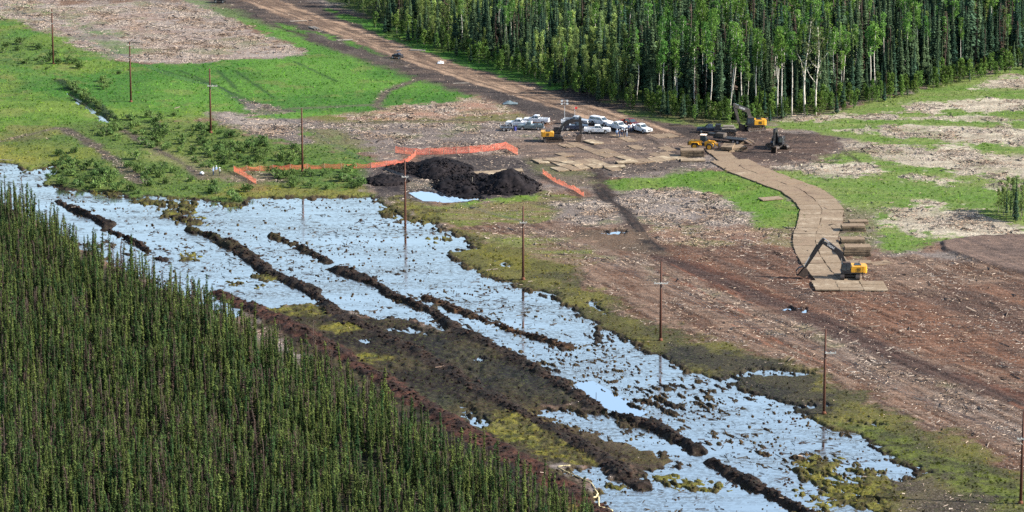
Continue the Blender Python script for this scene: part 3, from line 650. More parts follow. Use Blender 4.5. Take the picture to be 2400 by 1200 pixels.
def leafy_mesh(name, ends, at, h, n, size, seed, mat, spread=.8, lo=.5, hi=1.0, axis_r=1.):
    r = np.random.default_rng(seed); cs = []
    for e in ends: cs.append((np.array(e), spread))
    for i in range(10):
        t = lo + (hi - lo) * r.random(); p = np.array(at(t)); an = r.random() * 6.28; q = axis_r * math.sin(math.pi * min(1, max(.05, (t - lo) / (hi - lo + .05)))) * r.random()
        cs.append((p + np.array([math.cos(an) * q, math.sin(an) * q, 0]), spread * .9))
    k = r.integers(0, len(cs), n); cen = np.array([c[0] for c in cs])[k]; sp = np.array([c[1] for c in cs])[k]
    d = r.normal(0, 1, (n, 3)); d /= np.linalg.norm(d, axis=1)[:, None]; c = cen + d * (sp * r.random(n) ** .5)[:, None] * np.array([1, 1, .9])
    u = r.normal(0, 1, (n, 3)); u /= np.linalg.norm(u, axis=1)[:, None]; w_ = np.cross(u, r.normal(0, 1, (n, 3))); w_ /= np.linalg.norm(w_, axis=1)[:, None]
    sz = size * (.5 + .8 * r.random(n)); V, F = quads(c, u * (sz * .5)[:, None], w_ * (sz * .4)[:, None])
    ct = .7 + .5 * r.random(len(cs))
    return raw_mesh(name, V, F, mat, ct[k] * (.75 + .5 * r.random(n)))

# variants: list of (trunk mesh, crown mesh, natural height)
VAR = {}
VAR['black_spruce'] = [(trunk_mesh('black_spruce_trunk', 6, .07, M_BARKD, s, .12, 5)[0], spruce_mesh('black_spruce_crown', 6, rm * .9, int(nq * 1.25), .18, 100 + s, M_BSP, ba, cl, .55, .5), 6)
    for s, rm, nq, ba, cl in ((1,.38,420,.12,.35),(2,.31,330,.22,.6),(3,.46,480,.08,.15),(4,.27,240,.35,.9),(5,.35,380,.15,.45))]
VAR['dead_spruce'] = [(trunk_mesh('dead_spruce_trunk', 6, .06, M_BARKX, s, .2, 5)[0], spruce_mesh('dead_spruce_twigs', 6, .34, 90, .22, 130 + s, M_DEAD, .15, .2, .5, .2), 6) for s in (11, 12)]
VAR['spruce'] = [(trunk_mesh('spruce_trunk', 14, .17, M_BARKD, s, .15, 6)[0], spruce_mesh('spruce_crown', 14, rm * .88, int(nq * 2.4), .40, 200 + s, M_FSP, ba, 0, 1.05, .5), 14)
    for s, rm, nq, ba in ((1,1.55,900,.08),(2,1.2,760,.16),(3,1.95,1050,.04),(4,.9,600,.25),(5,1.35,820,.12))]
VAR['aspen'] = []
for s in (1, 2, 3):
    tm, en, at_ = trunk_mesh('aspen_trunk', 16, .15, M_BARKW, 20 + s, .5, 6, 9, .05, .62, 1.9); VAR['aspen'].append((tm, leafy_mesh('aspen_crown', en, at_, 16, 560, .30, 300 + s, M_ASP, .8, .66, 1.02, .9), 16))
VAR['birch'] = []
for s in (1, 2, 3):
    tm, en, at_ = trunk_mesh('birch_trunk', 9, .09, M_BARKG, 40 + s, .3, 5, 12, .02, .15, 1.3); VAR['birch'].append((tm, leafy_mesh('birch_crown', en, at_, 9, 1000, .22, 400 + s, M_YAS, .6, .25, 1.02, .7), 9))
VAR['sapling'] = []
for s in (1, 2, 3):
    tm, en, at_ = trunk_mesh('sapling_stem', 4, .04, M_BARKG, 60 + s, .2, 5, 8, .01, .15, .8); VAR['sapling'].append((tm, leafy_mesh('sapling_crown', en, at_, 4, 330, .26, 500 + s, M_SAP, .45, .12, 1.02, .4), 4))
def bush_mesh(name, seed, n=260, r0=1.1, h=1.5, mat=None):
    r = np.random.default_rng(seed); k = 9; cc = np.stack([r.normal(0, r0 * .5, k), r.normal(0, r0 * .5, k), h * (.25 + .6 * r.random(k))], 1)
    j = r.integers(0, k, n); d = r.normal(0, 1, (n, 3)); d /= np.linalg.norm(d, axis=1)[:, None]; c = cc[j] + d * (.5 * r.random(n) ** .5)[:, None]; c[:, 2] = np.abs(c[:, 2])
    u = r.normal(0, 1, (n, 3)); u /= np.linalg.norm(u, axis=1)[:, None]; w_ = np.cross(u, r.normal(0, 1, (n, 3))); w_ /= np.linalg.norm(w_, axis=1)[:, None]
    sz = .26 * (.5 + .8 * r.random(n)); V, F = quads(c, u * (sz * .5)[:, None], w_ * (sz * .4)[:, None])
    return raw_mesh(name, V, F, mat or M_WIL, (.65 + .6 * r.random(k))[j] * (.75 + .5 * r.random(n)))
def stems_mesh(seed):
    r = random.Random(seed); mb = MB()
    for i in range(6):
        a = r.uniform(0, 6.28); mb.tube([(0, 0, -.1), (math.cos(a) * .4, math.sin(a) * .4, .6), (math.cos(a) * .8, math.sin(a) * .8, 1.2)], [.03, .02, .01], 4)
    return mb.mesh('stems', M_BARKG)
VAR['willow'] = [(stems_mesh(s), bush_mesh('willow_leaves', 600 + s), 1.5) for s in (1, 2, 3)]
PROTO = {}                                  # part objects the dense background stands reuse

def put_tree(kind, v, x, y, sc, rz, label, cat, group, tname, parts=('trunk', 'crown'), tilt=0., sxy=1.):
    tm, cm, h = VAR[kind][v]
    e = empty(tname, (x, y, hz(x, y) - .05), rz); e.scale = (sc * sxy, sc * sxy, sc); e.rotation_euler = (tilt * math.cos(x * 3), tilt * math.sin(y * 5), rz)
    tag(e, label, cat, group)
    a = link(parts[0], tm, e); b = link(parts[1], cm, e)
    PROTO.setdefault((kind, v), (a, b)); return e

def stand(name, label, pts, kinds, varidx, sc, tag_kind='stuff'):
    """one object of many small far plants; each point carries its own kind, turn, tilt and size"""
    me = bpy.data.meshes.new(name); n = len(pts); me.vertices.add(n); me.vertices.foreach_set('co', np.asarray(pts, np.float32).ravel())
    a = me.attributes.new('sz', 'FLOAT_VECTOR', 'POINT'); a.data.foreach_set('vector', np.asarray(sc, np.float32).ravel())
    rv = np.stack([rng.normal(0, .05, n), rng.normal(0, .05, n), rng.random(n) * 6.28], 1)
    a = me.attributes.new('turn', 'FLOAT_VECTOR', 'POINT'); a.data.foreach_set('vector', rv.astype(np.float32).ravel())
    a = me.attributes.new('kindno', 'INT', 'POINT'); a.data.foreach_set('value', np.asarray(varidx, np.int32))
    o = link(name, me); ng = bpy.data.node_groups.new(name, 'GeometryNodeTree')
    ng.interface.new_socket('Geometry', in_out='INPUT', socket_type='NodeSocketGeometry'); ng.interface.new_socket('Geometry', in_out='OUTPUT', socket_type='NodeSocketGeometry')
    gi = ng.nodes.new('NodeGroupInput'); go = ng.nodes.new('NodeGroupOutput'); L = ng.links.new
    def na(nm, ty):
        q = ng.nodes.new('GeometryNodeInputNamedAttribute'); q.data_type = ty; q.inputs['Name'].default_value = nm
        return [s for s in q.outputs if s.enabled and s.name == 'Attribute'][0]
    sz = na('sz', 'FLOAT_VECTOR'); tn = na('turn', 'FLOAT_VECTOR'); kn = na('kindno', 'INT')
    er = ng.nodes.new('FunctionNodeEulerToRotation'); L(tn, er.inputs[0]); jn = ng.nodes.new('GeometryNodeJoinGeometry')
    for i, kk in enumerate(kinds):
        j2 = ng.nodes.new('GeometryNodeJoinGeometry')
        for ob in PROTO[kk]:
            oi = ng.nodes.new('GeometryNodeObjectInfo'); oi.inputs['Object'].default_value = ob; oi.transform_space = 'ORIGINAL'; L(oi.outputs['Geometry'], j2.inputs[0])
        cmpn = ng.nodes.new('FunctionNodeCompare'); cmpn.data_type = 'INT'; cmpn.operation = 'EQUAL'
        ins = [s for s in cmpn.inputs if s.enabled]; L(kn, ins[0]); ins[1].default_value = i
        ip = ng.nodes.new('GeometryNodeInstanceOnPoints'); L(gi.outputs[0], ip.inputs['Points']); L(cmpn.outputs[0], ip.inputs['Selection']); L(j2.outputs[0], ip.inputs['Instance'])
        L(er.outputs[0], ip.inputs['Rotation']); L(sz, ip.inputs['Scale']); L(ip.outputs[0], jn.inputs[0])
    L(jn.outputs[0], go.inputs[0])
    md = o.modifiers.new('stand', 'NODES'); md.node_group = ng
    tag(o, label, None, None, tag_kind); return o

def scatter(poly, cell, seed, jit=.9):
    W = PN(poly); lo = W.min(0); hi = W.max(0); r = np.random.default_rng(seed)
    gx, gy = np.meshgrid(np.arange(lo[0], hi[0], cell), np.arange(lo[1], hi[1], cell)); x = gx.ravel() + r.random(gx.size) * cell * jit; y = gy.ravel() + r.random(gx.size) * cell * jit
    k = inside(W, x, y); x, y = x[k], y[k]; px, py = proj(x, y, 0.3); return x, y, px, py

# ------------------------------------------------------------------ near black spruce stand
x, y, px, py = scatter(NEAR_FOREST, 1.34, 5)
r = np.random.default_rng(15)
n = len(x); th = 4.2 + 1.6 * fbm(x, y, 14, 3, 7) + r.random(n) * 2.6 - 1.8 * (r.random(n) < .35) + 1.6 * (r.random(n) < .08)
edge0 = segdist(PN(NEAR_FOREST)[:14], x, y, False); top = proj(x, y, th)[1]; vis = (px > -15) & (px < 2415) & (top < 1196)
gap = fbm(x, y, 8, 3, 77); keep = vis & (((gap > .36) | (r.random(n) < .3)) & (r.random(n) < .35 + edge0 / 9))
x, y, px, py, th, top = [q[keep] for q in (x, y, px, py, th, top)]; n = len(x)
edge = segdist(PN(NEAR_FOREST), x, y, True)
var = r.integers(0, 5, n); dead = r.random(n) < np.where(fbm(x, y, 16, 3, 99) > .5, .28, .09)
vi = np.where(dead, 5 + r.integers(0, 2, n), var)
order = np.argsort(y - (th - 5) * 6)
KN = [('black_spruce', k) for k in range(5)] + [('dead_spruce', 0), ('dead_spruce', 1)]
def nlab(kd, h_, px0, tp):
    w_ = 'in the lower left corner' if px0 < 160 else 'left of the middle gap' if px0 < 420 else 'below the long gap' if px0 < 640 else 'between the gap and the peat ridge' if px0 < 900 else 'near the foot of the peat ridge' if px0 < 1120 else 'by the pale boom'
    return '%s %s %s, %s' % ('tall' if h_ > 6 else 'short' if h_ < 4.6 else 'middling', kd, w_, 'tip near the bottom edge' if tp > 1130 else 'tip higher up')
live_n = dead_n = 0; rest = np.ones(n, bool)
for i in order:
    k, v_ = KN[vi[i]]
    if k == 'black_spruce' and live_n < 300:
        live_n += 1
        put_tree(k, v_, x[i], y[i], th[i] / 6, r.random() * 6.28, nlab('slender black spruce', th[i], px[i], top[i]), 'spruce', 'black spruces in the nearest rows of the lower left stand', 'black_spruce', tilt=.07, sxy=r.uniform(.8, 1.25)); rest[i] = False
    elif k == 'dead_spruce' and dead_n < 40:
        dead_n += 1
        put_tree(k, v_, x[i], y[i], th[i] / 6 * .9, r.random() * 6.28, nlab('bare dead spruce', th[i], px[i], top[i]), 'dead tree', 'dead spruces in the nearest rows of the lower left stand', 'dead_spruce', ('trunk', 'crown'), tilt=.1); rest[i] = False
i = np.nonzero(rest)[0]
sc = np.stack([th[i] / 6 * r.uniform(.8, 1.25, len(i))] * 2 + [th[i] / 6], 1)
stand('spruce_stand', 'dense stand of slender black spruces covering the lower left', np.stack([x[i], y[i], hgt(x[i], y[i]) - .05], 1), KN, vi[i], sc)
print('near', n)

# ------------------------------------------------------------------ far mixed forest
x, y, px, py = scatter(FAR_FOREST, 2.5, 6)
r = np.random.default_rng(16); n = len(x)
edge = segdist(PN([p for p in FAR_FOREST if p[1] > -100]), x, y, False)
cl = fbm(x, y, 22, 3, 55)
right = sst(1380, 1560, px)
pd = np.clip((1 - right) * (.50 + 2.6 * (cl - .5)) + .08, 0, .85)          # deciduous share
pd = np.where((px > 980) & (px < 1750) & (py < 90), np.maximum(pd, .82), pd); pd = np.where((px > 1480) & (py > 190), .04, pd)
pd = np.where((px > 1700) & (py < 40), .08, pd)
u = r.random(n); isd = u < pd; isa = (~isd) & (r.random(n) < np.where((px > 1440) & (px < 2000), .22, .10))
vi = np.where(isd, 8 + r.integers(0, 3, n), np.where(isa, 5 + r.integers(0, 3, n), r.integers(0, 5, n)))
hs = 7 + 5 * r.random(n) + 5 * right * r.random(n) ** .5 + 5 * (cl - .5) + 3 * (r.random(n) < .08)
hs = np.where(isd, hs * .74, hs * (1 + .18 * (1 - right))); hs = np.where(isa, (10.5 + 5 * r.random(n)) * (.8 + .3 * right), hs)
hs *= np.clip(.62 + edge / 14 + .5 * (fbm(x, y, 5, 2, 88) - .5), .5, 1.08); hs = np.where(isa, np.maximum(hs, 9.5), hs)
sh = (r.random(n) < .16) & ~isa; hs = np.where(sh, hs * .6, hs)
snag = (~isd) & (~isa) & (r.random(n) < .12); vi = np.where(snag, 11 + r.integers(0, 2, n), vi)
KF = [('spruce', k) for k in range(5)] + [('aspen', k) for k in range(3)] + [('birch', k) for k in range(3)] + [('dead_spruce', 0), ('dead_spruce', 1)]
HT = {'spruce': 14, 'aspen': 16, 'birch': 9, 'dead_spruce': 6}
top = proj(x, y, hs)[1]; vis = (px > -15) & (px < 2430) & (py > -235)
vis &= (py > -200) & (top < 300) & ((edge > 7) | (r.random(n) < .6))
x, y, px, py, hs, vi, edge, top = [q[vis] for q in (x, y, px, py, hs, vi, edge, top)]; n = len(x); rest = np.ones(n, bool)
cnt = {'spruce': 0, 'aspen': 0, 'birch': 0, 'dead_spruce': 0}; lim = {'spruce': 240, 'aspen': 70, 'birch': 170, 'dead_spruce': 40}; r2 = np.random.default_rng(44)
LB = {'spruce': ('dark green spruce in the front rows of the far forest', 'spruce', 'spruces along the edge of the far forest', 'spruce_tree'),
      'aspen': ('aspen with a pale trunk among the spruces at the far forest edge', 'aspen', 'aspens along the edge of the far forest', 'aspen_tree'),
      'dead_spruce': ('bare grey snag in the front rows of the far forest', 'dead tree', 'dead snags along the edge of the far forest', 'dead_spruce'),
      'birch': ('light green leafy birch in the front rows of the far forest', 'birch', 'birches along the edge of the far forest', 'birch_tree')}
shown = (px > -5) & (px < 2405) & (py < 320) & (py > 15)
for i in np.argsort(edge + (~shown) * 1e3):
    k, v_ = KF[vi[i]]
    if shown[i] and cnt[k] < lim[k]:
        cnt[k] += 1; rest[i] = False; a, b, c_, d_ = LB[k]
        q_ = px[i]; where = ('beside the upper haul road' if q_ < 1100 else 'above the roadside green strip' if q_ < 1330 else 'above the light tower' if q_ < 1480 else 'behind the white pickups' if q_ < 1640 else 'behind the wheel loader' if q_ < 1760
                 else 'behind the raised boom' if q_ < 1900 else 'right of the forked aspens' if q_ < 2060 else 'above the upper chip bands' if q_ < 2240 else 'towards the right edge')
        hc = 'tall' if hs[i] > (12 if k == 'spruce' else 14 if k == 'aspen' else 7.5) else ('short' if hs[i] < (8.5 if k == 'spruce' else 12 if k == 'aspen' else 5.5) else 'middling')
        a = {'spruce': '%s dark green spruce %s', 'aspen': '%s pale-trunked aspen %s', 'birch': '%s light green leafy birch %s', 'dead_spruce': '%s bare grey snag %s'}[k] % (hc, where) + (', front row' if edge[i] < 5 else ', further back')
        put_tree(k, v_, x[i], y[i], hs[i] / HT[k], r.random() * 6.28, a, b, c_, d_, tilt=.03, sxy=r.uniform(.7, 1.1))
i = np.nonzero(rest)[0]; ht = np.array([HT[KF[q][0]] for q in vi[i]])
stand('mixed_forest', 'deep mixed forest of spruce, birch and aspen behind the clearing', np.stack([x[i], y[i], hgt(x[i], y[i]) - .05], 1), KF, vi[i],
      np.stack([hs[i] / ht * r.uniform(.8, 1.15, len(i))] * 2 + [hs[i] / ht], 1))
print('far', n)

# big aspens the photo singles out
M_ASPD = leafmat('sparse_aspen_leaves', C(150,150,110,.5), C(120,140,90,.5), .4)
def big_aspen(px_, py_, toppx, label, seed, leaves=200, fork=True, r0=.22, bend=.6, lean=0.):
    X, Y = P(px_, py_); h = (py_ - toppx) * .097
    tm, en, at_ = trunk_mesh('aspen_trunk', h, r0, M_BARKW, seed, bend, 7, 11 if fork else 5, .05, .38 if fork else .7, 3.2 if fork else 2, fork)
    e = empty('aspen_tree', (X, Y, hz(X, Y) - .1)); e.rotation_euler = (0, lean, 0); tag(e, label, 'aspen', 'tall white-trunked aspens at the forest edge')
    link('trunk', tm, e); link('crown', leafy_mesh('aspen_crown', en, at_, h, leaves, .4, seed, M_ASPD if fork else M_ASP, .9, .6, 1.02, 1.), e)
big_aspen(1884, 274, 45, 'tall forked aspen with sparse leaves, white limbs spreading, left of the pale chip bank', 71, 330, True, .26, .8, .06)
big_aspen(1911, 271, 60, 'tall pale aspen with upswept forked top beside the widest forked aspen', 78, 260, True, .22, .7)
for q, (a, b, c_, lb) in enumerate(((1554,250,95,'slim white-trunked aspen at the left end of the pale trunk row'), (1578,246,90,'white aspen trunk second from the left in the trunk row'), (1629,250,75,'straight white aspen trunk third from the left in the trunk row'),
        (1664,255,100,'thin pale aspen between the third and the leaning trunk'), (1710,262,85,'aspen whose pale trunk leans to the right above the raised excavator boom'), (1737,262,100,'slim pale aspen directly right of the leaning trunk'),
        (1772,272,70,'bright white aspen trunk above the raised excavator'), (1822,276,75,'left stem of the close pair of white aspens right of the raised excavator'), (1834,277,85,'right stem of the close pair of white aspens right of the raised excavator'),
        (1857,274,80,'pinkish white aspen between the close pair and the big forked aspen'), (2038,222,60,'left of two bare white trunks in the dark spruces at the right'), (2050,224,55,'right of two bare white trunks in the dark spruces at the right'))):
    big_aspen(a, b, c_, lb, 90 + q, 420, False, .17, .35, .12 if a == 1710 else random.uniform(-.02, .02))

# young growth along the edge
x, y, px, py = scatter([(880,62),(1100,128),(1340,196),(1430,226),(1530,248),(1600,254),(1700,258),(1800,256),(1900,250),(1960,240),(2150,200),(2400,140),(2440,132),(2440,158),(2300,188),(2150,222),(1960,268),(1880,280),(1800,288),(1700,290),(1600,284),(1500,264),(1400,238),(1300,206),(1100,146),(880,68)], 2.15, 9)
r = np.random.default_rng(19)
for i in range(len(x)):
    if r.random() < .22: put_tree('spruce', r.integers(0, 5), x[i], y[i], r.uniform(.2, .5), r.random() * 6.28, 'small young spruce in the low growth ' + ('left of the light tower' if px[i] < 1330 else 'above the white pickups' if px[i] < 1560 else 'behind the loader and navy pickup' if px[i] < 1740 else 'below the row of white trunks' if px[i] < 1930 else 'above the upper chip bands' if px[i] < 2200 else 'towards the right edge'), 'spruce', 'young spruces along the far forest edge', 'young_spruce', sxy=1.2)
    elif r.random() < .8: put_tree('sapling', r.integers(0, 3), x[i], y[i], r.uniform(.5, 1.35), r.random() * 6.28, 'light green sapling at the far forest edge ' + ('left of the light tower' if px[i] < 1330 else 'above the white pickups' if px[i] < 1560 else 'behind the loader and navy pickup' if px[i] < 1740 else 'below the row of white trunks' if px[i] < 1930 else 'above the upper chip bands' if px[i] < 2200 else 'towards the right edge'), 'sapling', 'saplings along the far forest edge', 'sapling', ('stem', 'crown'))
print('sap', len(x))
# clump of young trees at the right edge
KR = [(2340,500,5,'leftmost'), (2352,508,6,''), (2362,498,7,''), (2372,512,6.5,''), (2384,505,8,''), (2392,518,7,''), (2376,496,7,''), (2402,512,8,''), (2410,500,7,''), (2348,496,5,''), (2420,515,8,'')]
for q, (a, b, h, _) in enumerate(KR):
    X, Y = P(a, b); put_tree('birch', q % 3, X, Y, h / 9, q * 1.3, 'young leafy tree in the small clump at the right edge of the clearing', 'young tree', 'young trees in the clump at the right edge', 'young_tree')
for a, b, h in ((2358,515,6), (2380,520,8.5), (2396,508,7.5), (2368,506,5.5)):
    X, Y = P(a, b); put_tree('spruce', int(a) % 5, X, Y, h / 14, a, 'small dark spruce standing in the clump at the right edge', 'spruce', 'small spruces in the clump at the right edge', 'spruce_tree', sxy=.8)

# willow bushes
r = np.random.default_rng(21); bx = []
for pl, cell, pr, s in (([(200,300),(480,300),(560,320),(700,350),(720,392),(560,395),(470,400),(400,360),(260,330)], 3.1, .74, 1), ([(100,405),(160,350),(300,430),(330,455),(130,432)], 2.9, .7, 2),
        ([(250,340),(360,380),(450,420),(460,450),(350,440),(300,400)], 3.2, .5, 3), ([(640,395),(860,405),(850,440),(760,452),(650,440)], 3.2, .6, 4), ([(0,75),(90,95),(150,150),(60,158),(0,140)], 4.5, .5, 5),
        ([(480,425),(600,440),(560,475),(490,455)], 3., .6, 6), ([(70,145),(200,140),(200,160),(80,165)], 3.5, .6, 7), ([(140,195),(190,215),(275,280),(230,262)], 1.8, .6, 8), ([(180,170),(280,175),(300,215),(230,210)], 6, .5, 9), ([(260,285),(440,262),(480,290),(300,300)], 4, .35, 10)):
    x, y, px, py = scatter(pl, cell, 30 + s); k = r.random(len(x)) < pr; bx += list(zip(x[k], y[k]))
bx = sorted(bx, key=lambda q: q[1])
def wlab(x_, y_):
    a, b = proj(x_, y_)
    return 'low grey-green willow bush ' + ('by the farthest pole at the top left' if b < 165 else 'along the narrow ditch' if a < 300 and b < 290 else 'on the bank left of the brown track' if a < 330 and b > 330 else 'between the two brown tracks' if a < 440 else 'near the three people' if b > 405 and a < 600
           else 'on the bank below the long orange fence' if b > 392 and a >= 600 else 'in the thicket above the long orange fence' if a > 520 else 'round the foot of the pole at the shrub edge')
for x_, y_ in bx[:290]:
    put_tree('willow', r.integers(0, 3), x_, y_, r.uniform(.5, 1.35), r.random() * 6.28, wlab(x_, y_), 'bush', 'willow bushes left of the flood water', 'willow_bush', ('stems', 'foliage'))
print('bush', len(bx))

# ------------------------------------------------------------------ loose ground cover, realised
def ico():
    p = (1 + 5 ** .5) / 2; v = np.array([(-1,p,0),(1,p,0),(-1,-p,0),(1,-p,0),(0,-1,p),(0,1,p),(0,-1,-p),(0,1,-p),(p,0,-1),(p,0,1),(-p,0,-1),(-p,0,1)], float); v /= np.linalg.norm(v[0])
    f = np.array([(0,11,5),(0,5,1),(0,1,7),(0,7,10),(0,10,11),(1,5,9),(5,11,4),(11,10,2),(10,7,6),(7,1,8),(3,9,4),(3,4,2),(3,2,6),(3,6,8),(3,8,9),(4,9,5),(2,4,11),(6,2,10),(8,6,7),(9,8,1)]); return v, f
IV, IF = ico()
def lumps(name, label, x, y, z, s, mat, flat=.6, seed=0, rough=.35):
    r = np.random.default_rng(seed); n = len(x)
    V = IV[None] * (1 + rough * (r.random((n, 12, 1)) - .5) * 2) * np.asarray(s)[:, None, None] * np.array([1, 1, flat]); a = r.random(n) * 6.28
    X = V[..., 0] * np.cos(a)[:, None] - V[..., 1] * np.sin(a)[:, None]; Y = V[..., 0] * np.sin(a)[:, None] + V[..., 1] * np.cos(a)[:, None]
    V = np.stack([X + x[:, None], Y + y[:, None], V[..., 2] + z[:, None]], -1).reshape(-1, 3)
    F = (IF[None] + 12 * np.arange(n)[:, None, None]).reshape(-1, 3)
    o = link(name, raw_mesh(name, V, F, mat, np.repeat(.6 + .8 * r.random(n), 20))); tag(o, label, kind='stuff'); return o
def sticks(name, label, x, y, z, L, W, mat, seed=0, ang=None, tiltamt=.2):
    r = np.random.default_rng(seed); n = len(x); a = r.random(n) * 3.14 if ang is None else ang; tl = r.normal(0, tiltamt, n)
    d = np.stack([np.cos(a) * np.cos(tl), np.sin(a) * np.cos(tl), np.sin(tl)], 1) * (L / 2)[:, None]; w_ = np.stack([-np.sin(a), np.cos(a), 0 * a], 1) * (W / 2)[:, None]; u_ = np.stack([0 * a, 0 * a, np.ones(n)], 1) * W[:, None]
    c = np.stack([x, y, z], 1); V = np.stack([c - d - w_, c - d + w_, c + d + w_, c + d - w_, c - d + u_, c + d + u_], 1).reshape(-1, 3); b = 6 * np.arange(n)[:, None]
    F = np.concatenate([b + np.array([[0, 3, 5, 4]]), b + np.array([[1, 4, 5, 2]])], 0)
    o = link(name, raw_mesh(name, V, F, mat, np.tile(.55 + .9 * r.random(n), 2))); tag(o, label, kind='stuff'); return o
def tintmat(name, c1, c2, rough=.95):
    t = NT(name); at = t.n('Attribute'); at.attribute_name = 'tint'; v = t.coords()
    t.bsdf(t.scalecol(t.mix(t.ramp(t.noise(v, .12, 3), .42, .58), c1, c2), at.outputs['Fac']), rough, 0, .15); return t.m
M_WOOD = tintmat('broken_wood', C(206,190,174,.55), C(190,164,140,.55)); M_CLOD = tintmat('peat_clods', C(64,48,40), C(44,35,33)); M_TUSS = tintmat('wet_tussock', C(84,72,44), C(70,52,40)); M_DCLOD = tintmat('dark_spoil', C(30,27,32), C(48,42,44)); M_SLASH = tintmat('grey_slash', C(168,152,138), C(110,92,80))

r = np.random.default_rng(33)
# broken wood where the grain says chips
k = r.choice(N, 90000, p=(lambda q: q / q.sum())(np.where((GX > -200) & (H > .05), grain[:, 0] ** 3.2 * (.15 + 1.7 * sst(.38, .62, PB)) * (np.diff(np.r_[rowy, rowy[-1] + 1])[rr]), 0).astype(float)))
x = GX[k] + r.normal(0, .3, len(k)); y = GY[k] + r.normal(0, .3, len(k))
px, py = proj(x, y); q = (px > -40) & (px < 2440) & (py > -10) & (py < 1230); q &= ~inside(PN(NEAR_FOREST), x, y) & ~inside(PN(FAR_FOREST), x, y); x, y = x[q], y[q]
sticks('wood_debris', 'broken pale branches and wood chips strewn over the cleared ground', x, y, hgt(x, y) + .05, .16 + .9 * r.random(len(x)) ** 5, .045 + .05 * r.random(len(x)), M_WOOD, 1)
k = r.choice(len(x), 2600, replace=False)
sticks('slash_logs', 'larger grey branches and log pieces lying about the chip fields', x[k], y[k], hgt(x[k], y[k]) + .08, .9 + 2.2 * r.random(2600) ** 2, .09 + .08 * r.random(2600), M_SLASH, 12)
# clods on ridges
cx, cy, cs = [], [], []
for l, hw, hh in BERMS:
    W = PN(l)
    for i in range(len(W) - 1):
        d = W[i + 1] - W[i]; L = np.hypot(*d); n = int(L * 6); t_ = r.random(n); off = r.normal(0, hw * .55, n); nn = np.array([-d[1], d[0]]) / L
        p = W[i] + d * t_[:, None] + nn * off[:, None]; cx.append(p[:, 0]); cy.append(p[:, 1]); cs.append(.08 + .36 * r.random(n) ** 2.5)
x, y, s = map(np.concatenate, (cx, cy, cs))
lumps('peat_clods', 'crumbled lumps of brown peat along the ridges', x, y, hgt(x, y), s, M_CLOD, .7, 3)
# tussocks in the water
WP = PN(WATER)
lo, hi = WP.min(0), WP.max(0); x = r.uniform(-110, 75, 60000); y = r.uniform(490, 760, 60000); px, py = proj(x, y)
cl = fbm(x, y, 9, 3, 66) + .5 * (fbm(x, y, 3, 2, 67) - .5)
rate = sst(.46, .72, cl) * .5 + .006
for pl, a in (([(440,470),(700,480),(760,640),(600,640),(480,560)], .1), ([(860,560),(1020,640),(960,700),(820,640)], .12), ([(1260,790),(1400,800),(1480,860),(1440,900),(1320,860)], .9),
              ([(1480,920),(1700,930),(1700,980),(1520,980)], .6), ([(1680,1000),(1960,1070),(1940,1120),(1720,1050)], .6), ([(1040,700),(1200,740),(1330,800),(1180,780)], .45), ([(940,560),(1000,620),(1040,640),(960,620)], .2)):
    q = inside(PN(pl), x, y); rate = np.where(q, np.maximum(rate, a), rate)
q = inside(WP, x, y) & (r.random(len(x)) < rate) & (px > -20) & (px < 2300) & (py < 1230) & ~inside(PN(NEAR_FOREST), x, y)
q &= ~inside(PN([(1355,900),(1390,898),(1510,966),(1480,978),(1380,935)]), x, y)
x, y = x[q], y[q]; print('tuss', len(x))
lumps('tussocks', 'small dark sedge tussocks and peat lumps poking out of the flood water', x, y, np.full(len(x), .0) + .02, .05 + .26 * r.random(len(x)) ** 3, M_TUSS, .8, 4, .5)
# twigs in the water
x = r.uniform(-110, 75, 12000); y = r.uniform(490, 760, 12000); q = inside(WP, x, y) & (fbm(x, y, 12, 3, 68) > .47); q &= ~inside(PN([(1355,900),(1390,898),(1510,966),(1480,978),(1380,935)]), x, y); x, y = x[q], y[q]
sticks('floating_twigs', 'dark twigs and drowned stems lying in the flood water', x, y, np.full(len(x), .03), .4 + 1.6 * r.random(len(x)) ** 2, .04 + .05 * r.random(len(x)), M_TUSS, 5, None, .12)
# sedge and grass blades: tufts over the green and mossy land
k = r.choice(N, 70000, p=(lambda q: q / q.sum())(np.where(H > .05, grain[:, 2] ** 1.5 * (np.diff(np.r_[rowy, rowy[-1] + 1])[rr]), 0).astype(float)))
x = GX[k] + r.normal(0, .3, len(k)); y = GY[k] + r.normal(0, .3, len(k)); q = ~inside(PN(NEAR_FOREST), x, y) & ~inside(PN(FAR_FOREST), x, y); k = k[q]; x = x[q]; y = y[q]
px, py = proj(x, y); q = (px > -30) & (px < 2430) & (py > -10) & (py < 1230); x, y, k = x[q], y[q], k[q]; n = len(x)
a = r.random(n) * 3.14; hh = .12 + .34 * r.random(n) ** 2; ww = .10 + .18 * r.random(n); c = np.stack([x, y, hgt(x, y) - .03], 1)
dv = np.stack([np.cos(a), np.sin(a), 0 * a], 1) * ww[:, None]; up = np.stack([r.normal(0, .12, n), r.normal(0, .12, n), hh], 1)
V = np.stack([c - dv * .5, c + dv * .5, c + dv + up, c - dv * .9 + up * .8], 1).reshape(-1, 3)
t = NT('grass_blades'); at = t.n('Attribute'); at.attribute_name = 'tuft'; c_ = t.scalecol(at.outputs['Color'], 1.15)
d = t.n('BsdfDiffuse'); tr = t.n('BsdfTranslucent'); t.l(c_, d.inputs[0]); t.l(c_, tr.inputs[0]); m = t.n('MixShader'); m.inputs[0].default_value = .35; t.l(d.outputs[0], m.inputs[1]); t.l(tr.outputs[0], m.inputs[2]); t.l(m.outputs[0], t.out.inputs[0])
me = raw_mesh('grass', V, np.arange(4 * n).reshape(n, 4), t.m)
